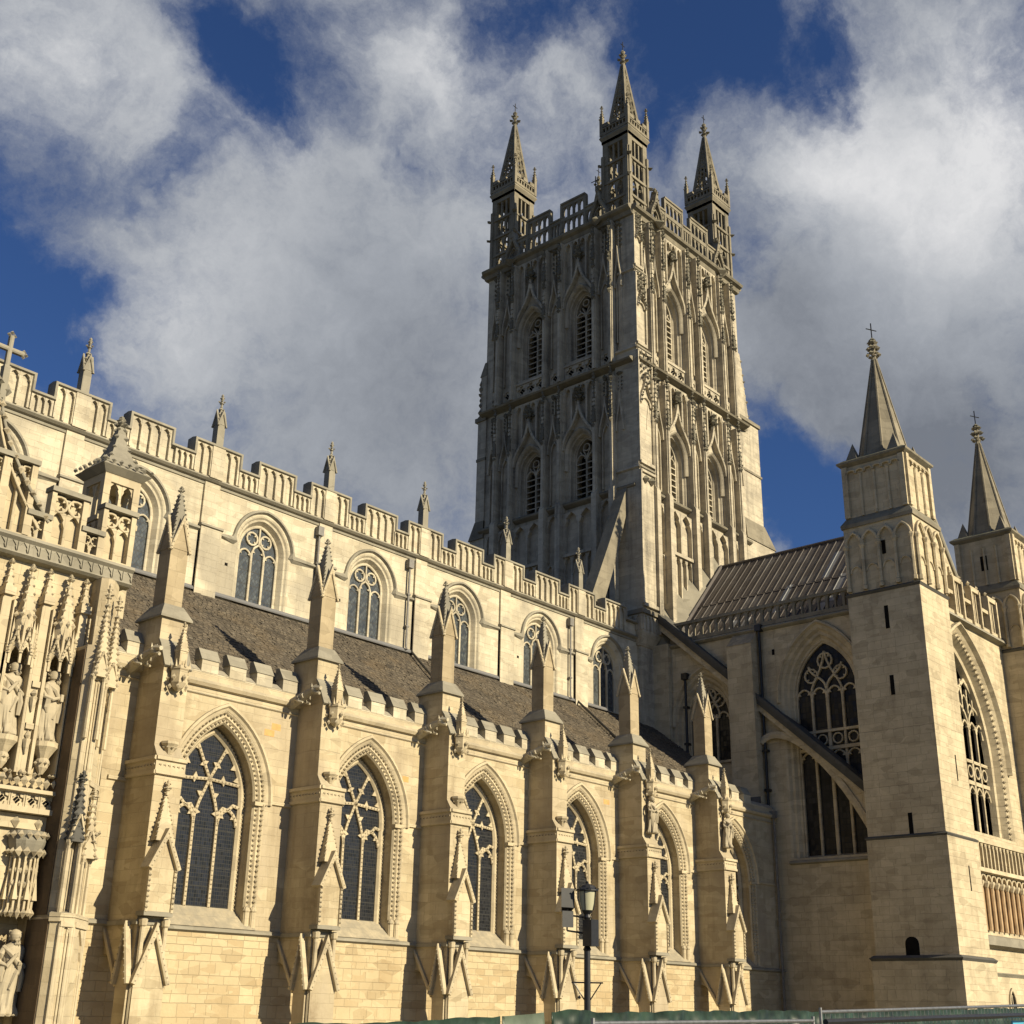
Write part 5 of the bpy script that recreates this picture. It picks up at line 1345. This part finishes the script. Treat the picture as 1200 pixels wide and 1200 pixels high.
for s in (-1, 1):
    l = bez((12.5+s*1.75, 11.2), (12.5+s*1.05, 11.95), (12.5+s*.25, 12.9), (12.5, 14.0), 10)
    pg.mat(COP); bar(pg, f, l if s < 0 else l[::-1], .07, -.12, .1); pg.mat(ORN); l2 = [(12.5+(u-12.5)*.86, v-.22) for u, v in l]; bar(pg, f, l2 if s < 0 else l2[::-1], .06, -.12, .06); crockets(pg, [f.p(u, v, .1) for u, v in l], .09, .35)
pg.mat(COP); pg.box(12.42, 12.58, YP-.15, YP+.05, 13.8, 14.9); p = (12.5, YP-.08)
# floriated cross
f2 = F('S', 0, YP-.0)
bar(pg, f2, [(12.5, 14.8), (12.5, 15.75)], .11, 0, .13); bar(pg, f2, [(12.12, 15.38), (12.88, 15.38)], .11, .005, .125)
for u, v in ((12.5, 15.78), (12.12, 15.38), (12.88, 15.38)):
    for a, b in ((.07, 0), (-.07, 0), (0, .07), (0, -.07)): pg.blob(f2.p(u+a, v+b, .065), .065, 1, .1)
for k in range(6): pg.blob((12.5+random.uniform(-.2, .2), YP-.1, 13.6+k*.16), .15, 1.2, .4)
part('porch_parapet', pg)
# lantern turret standing on the porch corner
lt = MB().mat(ORN); xa, xb, ya, yb = 15.98, 17.08, 29.0, 30.1
cx, cy = (xa+xb)/2, (ya+yb)/2
lt.box(xa, xb, ya, yb, 9.5, 12.1)
for X in (xa, xb-.2):
    for Y in (ya, yb-.2): lt.box(X, X+.2, Y, Y+.2, 12.1, 13.15)
lt.box(xa, xb, ya, yb, 13.15, 13.4)
for sd, ox, oy in (('S', cx, ya), ('W', xa, cy), ('E', xb, cy), ('N', cx, yb)):
    f = F(sd, ox, oy); fbox(lt, f, -.04, .04, 12.1, 13.2, -.18, -.06)
    for s in (-1, 1): head(lt, f, min(s*.04, s*.36), max(s*.04, s*.36), 13.16, -.18, -.05, 1.0)
    fbox(lt, f, -.55, .55, 12.0, 12.14, -.05, .06); panels(lt, f, -.45, .45, 10.8, 11.95, 2, 0, .06, .08, 1.)
lt.mat(DRKC); q = lambda e, z: [(xa-e, ya-e, z), (xb+e, ya-e, z), (xb+e, yb+e, z), (xa-e, yb+e, z)]
lt.mat(COP); lt.frustum(q(.02, 13.38), q(.2, 13.55)); lt.frustum(q(.2, 13.55), q(.05, 13.68))
prof = [(.62, 13.68), (.46, 13.85), (.30, 14.15), (.18, 14.5), (.12, 14.85), (.06, 15.05)]
for (a, z0), (b, z1) in zip(prof[:-1], prof[1:]):
    lt.pyr(cx, cy, z0, z1, a, b)
    for sx in (-1, 1):
        for sy in (-1, 1): lt.blob((cx+sx*(a+b)/2, cy+sy*(a+b)/2, (z0+z1)/2), .08, 1, .35)
for f in (F('S', cx, ya-.2), F('W', xa-.2, cy)):
    for k in range(7): lt.blob(f.p(-.72+k*.24, 13.68, 0), .08, 1, .3)
finial(lt, cx, cy, 14.95, .45, .2)
part('porch_turret', lt)

# ------------------------------------------------------------------ statues (each stands on a corbel of its own)
STAT = stone('statue_stone', (.44, .38, .27), (.40, .345, .245), (.15, .125, .095), bw=3, bh=3, dirt_amt=.35, streak=.3, mortar=.001, bump=.2)
def statue(x, y, z, h, face, label, group, beard=True, arm=0, seed=1):
    rnd = random.Random(seed); mb = MB().mat(STAT); n = 26
    prof = [(0, .150, .125, .30), (.03, .160, .135, .30), (.12, .138, .115, .26), (.25, .135, .110, .20), (.38, .140, .112, .15), (.47, .138, .110, .12), (.55, .120, .098, .08), (.62, .122, .098, .07),
            (.70, .138, .100, .06), (.77, .145, .092, .04), (.805, .125, .080, .02), (.83, .070, .058, 0), (.845, .042, .042, 0), (.862, .044, .048, 0), (.872, .064, .072, 0), (.90, .071, .084, 0), (.935, .075, .088, 0), (.965, .066, .076, 0), (.988, .038, .044, 0), (1., .004, .004, 0)]
    ca, sa = math.cos(face), math.sin(face)
    def wp(lx, ly, lz): return (x+(lx*ca-ly*sa)*h, y+(lx*sa+ly*ca)*h, z+lz*h)
    k1, k2, p1, p2 = rnd.choice((7, 8, 9)), rnd.choice((4, 5)), rnd.random()*6, rnd.random()*6
    fine = []
    for (a, b) in zip(prof[:-1], prof[1:]):
        m_ = 4 if b[0] < .8 else 2
        for q in range(m_): fine.append(tuple(u+(w-u)*q/m_ for u, w in zip(a, b)))
    fine.append(prof[-1]); n = 44; rows = []
    for t, rx, ry, am in fine:
        sway = .02*math.sin(t*5+p1); fwd = -.012 if t > .85 else 0
        row = []
        for i in range(n):
            a = 2*PI*i/n; fold = 1+am*1.25*((abs(math.sin(k1*a/2+p1+t*3.2+.5*math.sin(t*9)))**.6)*.7+.4*math.sin(k2*a+p2-t*7)+.25*abs(math.sin(11*a+6*t)))-am*.55
            row.append(wp(rx*math.cos(a)*fold+sway, ry*math.sin(a)*fold+fwd, t))
        rows.append(row)
    mb.grid(rows, True); mb.face(rows[0][::-1])
    hx = .02*math.sin(.9*5+p1)
    # mantle falling from the shoulder
    mb.tube([wp(-.13, .0, .79), wp(-.06, -.10, .70), wp(.05, -.118, .58), wp(.10, -.11, .45), wp(.10, -.10, .28)], [.030*h, .035*h, .040*h, .042*h, .030*h], 6)
    mb.tube([wp(.09, -.09, .60), wp(.02, -.12, .48), wp(-.04, -.115, .30)], [.02*h, .028*h, .018*h], 5)
    for s in (-1, 1):                             # arms
        hand = (s*.03+(.06 if arm == 1 and s > 0 else 0), -.15, .60+(.10 if arm == 2 and s < 0 else 0))
        mb.tube([wp(s*.115+hx, 0, .785), wp(s*.165+hx, -.01, .70), wp(s*.175+hx, -.02, .60), wp(s*.11, -.11, .565+(.03 if arm == s else 0)), wp(*hand)], [.038*h, .041*h, .039*h, .032*h, .02*h], 8)
        b = wp(*hand)
        for k in range(4): q = wp(hand[0]-s*.02, hand[1]-.012, hand[2]+.014*(k-1.5)); mb.tube([b, q], [.010*h, .006*h], 4)
        mb.tube([wp(s*.14, -.06, .56), wp(s*.15, -.05, .45), wp(s*.13, -.06, .38)], [.045*h, .04*h, .015*h], 6)
    # face and hair
    mb.blob(wp(hx, -.092, .908), .017*h, 1.6, .05)
    for s in (-1, 1): mb.blob(wp(hx+s*.022, -.078, .925), .012*h, .7, 0); mb.blob(wp(hx+s*.066, .0, .915), .018*h, 1.5, 0)
    for k in range(26):
        a = rnd.uniform(-.3, PI+.3); mb.blob(wp(hx+.062*math.cos(a), .015+.066*math.sin(a), rnd.uniform(.87, .985)), .013*h, 1.2, .4)
    if beard:
        for k in range(10): mb.blob(wp(hx+rnd.uniform(-.03, .03), -.075-rnd.uniform(0, .02), .872-rnd.uniform(0, .05)), .018*h, 1.5, .3)
    if arm == 1: mb.box(*[q for pr in zip(wp(.0, -.165, .56), wp(.075, -.12, .66)) for q in sorted(pr)])
    for s in (-1, 1): mb.blob(wp(s*.06, -.14, .012), .035*h, .5, .1)
    o = mb.build('statue'); return tag(o, label, 'statue', group)
GRP = 'stone statues of saints in the porch niches'
statue(15.04, YP-.06, 5.82, 1.76, .55, 'robed stone saint turning his head in the right-hand upper porch niche', GRP, True, 1, 3)
statue(14.01, YP-.06, 5.82, 1.76, .25, 'robed stone saint in an upper porch niche, half cut by the left picture edge', GRP, True, 2, 11)
statue(15.10, YP-.02, -.25, 1.84, .1, 'cloaked stone figure below the great bracket canopy beside the porch corner buttress', GRP, True, 2, 5)
BG = 'statues on the aisle buttresses'
statue(BC[4], 31.46, 7.13, 1.55, .1, 'slender stone figure standing on the fifth aisle buttress, next but one to the transept', BG, True, 1, 8)
statue(BC[5], 31.46, 7.13, 1.55, -.1, 'pale stone figure standing on the last aisle buttress beside the transept shadow', BG, False, 2, 21)

# ------------------------------------------------------------------ lamp post with floodlights
lx, ly = 22.84, 18.0
lamp = empty('lamp_post', (lx, ly, GZ)); tag(lamp, 'black cast iron lamp post with opal lantern, floodlights and ladder bar', 'lamp post')
def sub(name, mb, par, smooth=False):
    o = mb.build(name, par, smooth); o.location = -Vector(par.location); return o
m = MB().mat(IRON); m.lathe(lx, ly, [(.2, GZ), (.2, GZ+.15), (.14, GZ+.25), (.13, GZ+.9), (.09, GZ+1.0), (.075, GZ+1.2), (.07, 1.3), (.09, 1.34), (.06, 1.4), (.06, 1.95), (.09, 2.0), (.07, 2.06), (.11, 2.12), (.13, 2.15)], 12)
m.blob((lx+.12, ly-.1, .0), .07)
sub('pole', m, lamp, False)
m = MB().mat(LAMPG); m.lathe(lx, ly, [(.13, 2.15), (.165, 2.3), (.19, 2.56)], 12); sub('lantern_glass', m, lamp, True)
m = MB().mat(IRON); m.lathe(lx, ly, [(.18, 2.54), (.25, 2.56), (.25, 2.59), (.2, 2.62), (.17, 2.67), (.08, 2.70), (.03, 2.73), (.04, 2.75), (.0, 2.78)], 12)
for k in range(8): m.blob((lx+.25*math.cos(k*PI/4), ly+.25*math.sin(k*PI/4), 2.61), .026)
for k in range(4): a = k*PI/2+.4; m.tube([(lx+.14*math.cos(a), ly+.14*math.sin(a), 2.15), (lx+.2*math.cos(a), ly+.2*math.sin(a), 2.56)], .014, 5)
sub('lantern_cap', m, lamp)
m = MB().mat(IRON); dx, dy = .66, -.75
P = lambda s, z: (lx+s*dx, ly+s*dy, z)
m.tube([P(-.34, .66), P(.34, .66)], .018, 6)
for s in (-1, 1): m.tube([P(s*.30, .66), P(0, .22)], .014, 5)
m.blob(P(-.17, .36), .05); sub('ladder_bar', m, lamp)
m = MB().mat(IRON)
bx = [P(s, z) for s, z in ((-.17, 1.42), (.11, 1.42))]
m.box(lx-.13, lx+.13, ly-.22, ly+.02, 1.40, 1.95); sub('control_box', m, lamp)
for z, w, tilt in ((2.33, .24, .12), (2.0, .20, -.08)):
    m = MB().mat(IRON); c = P(-.44, z); q = lambda e, s: [(c[0]+a*e*.75-.10*s+b*0, c[1]+a*e*-.3-.5*s*.25, c[2]+b*e+tilt*s) for a, b in ((-1, -1), (1, -1), (1, 1), (-1, 1))]
    m.frustum(q(w*.55, -.8), q(w*.85, .6)); m.tube([P(-.44, z-.28), P(-.44, z)], .02, 5); m.tube([P(-.44, z-.28), P(0, z-.34)], .022, 6)
    sub('floodlight', m, lamp)

# ------------------------------------------------------------------ site fence with tarpaulins
TOPP = [(4.0, -.30), (8.06, -.25), (9.63, -.22), (12.99, -.14), (15.09, -.06), (16.53, .03), (17.13, .07), (18.03, .06), (20.29, .10), (22.9, .15), (24.89, .16), (27.52, .22), (31.5, .29), (40.97, .5), (62, .75)]
def topz(x):
    for (a, za), (b, zb) in zip(TOPP[:-1], TOPP[1:]):
        if a <= x <= b: return za+(zb-za)*(x-a)/(b-a)
    return TOPP[-1][1]
def tarp(x0, x1, y, label, mat, amp, seed):
    rnd = random.Random(seed); mb = MB().mat(mat); n = int((x1-x0)/.05); rows = []
    ph = [rnd.uniform(0, 6) for _ in range(8)]
    for j in range(9):
        t = j/8; row = []
        for i in range(n+1):
            x = x0+(x1-x0)*i/n; zt = topz(x)+amp*.13*math.sin(x*3.1+ph[0])*math.sin(x*1.3+ph[1])+amp*.10*(abs(math.sin(x*5.7+ph[7]))-.5)
            w = amp*(abs(math.sin(x*3.4+ph[2]+3*t))*1.3-.6+.7*abs(math.sin(x*7.3+ph[3]-5*t+math.sin(x*2)))+.45*math.sin(x*17+ph[5]+9*t)*math.sin(x*2.3+ph[6])+.5*math.sin(x*4.1+ph[4]+8*t))*(.55+.45*t)
            row.append((x, y-.06-w*.45-.1*t, zt-t*(zt-GZ-.1)))
        rows.append(row)
    mb.grid(rows); mb.face([rows[0][0], rows[0][1], rows[1][1], rows[1][0]])
    o = mb.build('tarpaulin', None, True); s = o.modifiers.new('thickness', 'SOLIDIFY'); s.thickness = .006
    return tag(o, label, 'tarpaulin')
tarp(4, 15.5, 14.0, 'long dark green tarpaulin on the left part of the site fence', TARP, .14, 17)
tarp(15.55, 16.55, 13.98, 'smooth paler green sheet between two crumpled tarpaulins, left of the lamp post', TARPL, .04, 2)
tarp(16.68, 27.5, 13.96, 'crumpled dark green tarpaulin on the fence below the lamp post', TARP, .16, 4)
tarp(27.55, 62, 14.02, 'dark green tarpaulin on the fence in front of the transept', TARP, .13, 9)
def fence_panel(x0, z0, x1, z1, y, label):
    o = empty('fence_panel', ((x0+x1)/2, y, GZ)); tag(o, label, 'fence', 'galvanised site fence panels')
    m = MB().mat(GALV); m.tube([(x0, y, z0), (x1, y, z1)], .021, 8); m.tube([(x0, y, z0-1.6), (x1, y, z1-1.6)], .021, 8); sub('rail', m, o)
    for x, z in ((x0, z0), (x1, z1)):
        m = MB().mat(GALV); m.tube([(x, y, GZ), (x, y, z+.05)], .021, 8); sub('post', m, o)
    m = MB().mat(GALV); n = int(abs(x1-x0)/.12)
    for i in range(1, n): x = x0+(x1-x0)*i/n; z = z0+(z1-z0)*i/n; m.tube([(x, y, z), (x, y, z-1.6)], .0025, 4)
    sub('wire_mesh', m, o); return o
fence_panel(14.66, .09, 21.5, .28, 8.0, 'galvanised mesh fence panel nearest the right picture edge')
fence_panel(10.3, -.07, 14.56, -.01, 8.05, 'galvanised mesh fence panel left of the tall fence post')
m = MB().mat(IRON); m.tube([(14.4, 7.8, -.02), (18, 7.78, .07), (23.0, 7.75, .18)], .035, 8)
tag(m.build('pipe'), 'thick black pipe running along the fence panel nearest the right picture edge', 'pipe')
m = MB().mat(SIGN); m.box(20.35, 20.9, 7.9, 7.92, -.45, .045); tag(m.build('sign_board'), 'small bright blue board hung on the fence at the right corner', 'sign')

# ------------------------------------------------------------------ two people standing behind the fence near the last buttress
def person(x, y, h, face, coat, hair, label):
    o = bpy.data.meshes.new('person'); J = [(0, 0, .53), (0, .0, .66), (0, 0, .80), (0, -.01, .86), (0, -.015, .93), (0, -.01, .985),
        (.055, 0, .50), (.06, -.01, .28), (.06, .015, .05), (.06, -.07, .02), (-.055, 0, .50), (-.06, -.01, .28), (-.06, .015, .05), (-.06, -.07, .02),
        (.11, 0, .80), (.135, .01, .64), (.12, -.06, .51), (-.11, 0, .80), (-.135, .01, .64), (-.10, -.10, .56), (.118, -.075, .465), (-.085, -.13, .55)]
    E = [(0, 1), (1, 2), (2, 3), (3, 4), (4, 5), (0, 6), (6, 7), (7, 8), (8, 9), (0, 10), (10, 11), (11, 12), (12, 13), (2, 14), (14, 15), (15, 16), (16, 20), (2, 17), (17, 18), (18, 19), (19, 21)]
    R = [.085, .085, .08, .032, .062, .04, .055, .04, .026, .022, .055, .04, .026, .022, .04, .03, .02, .04, .03, .02, .022, .022]
    ca, sa = math.cos(face), math.sin(face)
    o.from_pydata([((a*ca-b*sa)*h, (a*sa+b*ca)*h, c*h) for a, b, c in J], E, [])
    ob = bpy.data.objects.new('person', o); COL.objects.link(ob); ob.location = (x, y, GZ)
    sk = ob.modifiers.new('skin', 'SKIN'); ob.modifiers.new('smooth', 'SUBSURF').levels = 2; ob.modifiers['smooth'].render_levels = 2
    for v, r in zip(o.skin_vertices[0].data if o.skin_vertices else [], R): v.radius = (r*h, r*h*.8)
    if not o.skin_vertices: pass
    o.materials.append(coat); tag(ob, label, 'person')
    m = MB().mat(hair); m.lathe(0, 0, [(.09*h*.8, .94*h), (.085*h*.85, .97*h), (.06*h, 1.0*h), (.005, 1.012*h)], 12)
    hb = m.build('hair', ob, True)
    m = MB().mat(SKIN); m.lathe(0, 0, [(.01, .875*h), (.05*h, .89*h), (.062*h, .92*h), (.06*h, .96*h)], 12); m.blob((-.066*h*sa*-1*.0-math.sin(-face)*.066*h, -.066*h*ca, .925*h), .012*h, 1.4)
    m.build('face', ob, True)
person(45.55, 30.2, 1.98, 2.6, CLOTH, HAIR, 'dark-haired visitor whose head just shows over the green fence, left one of two')
person(45.95, 30.0, 1.93, .4, CLOTH, plain('fair_hair', (.38, .25, .14), .8), 'fair-haired visitor whose head just shows over the green fence, right one of two')
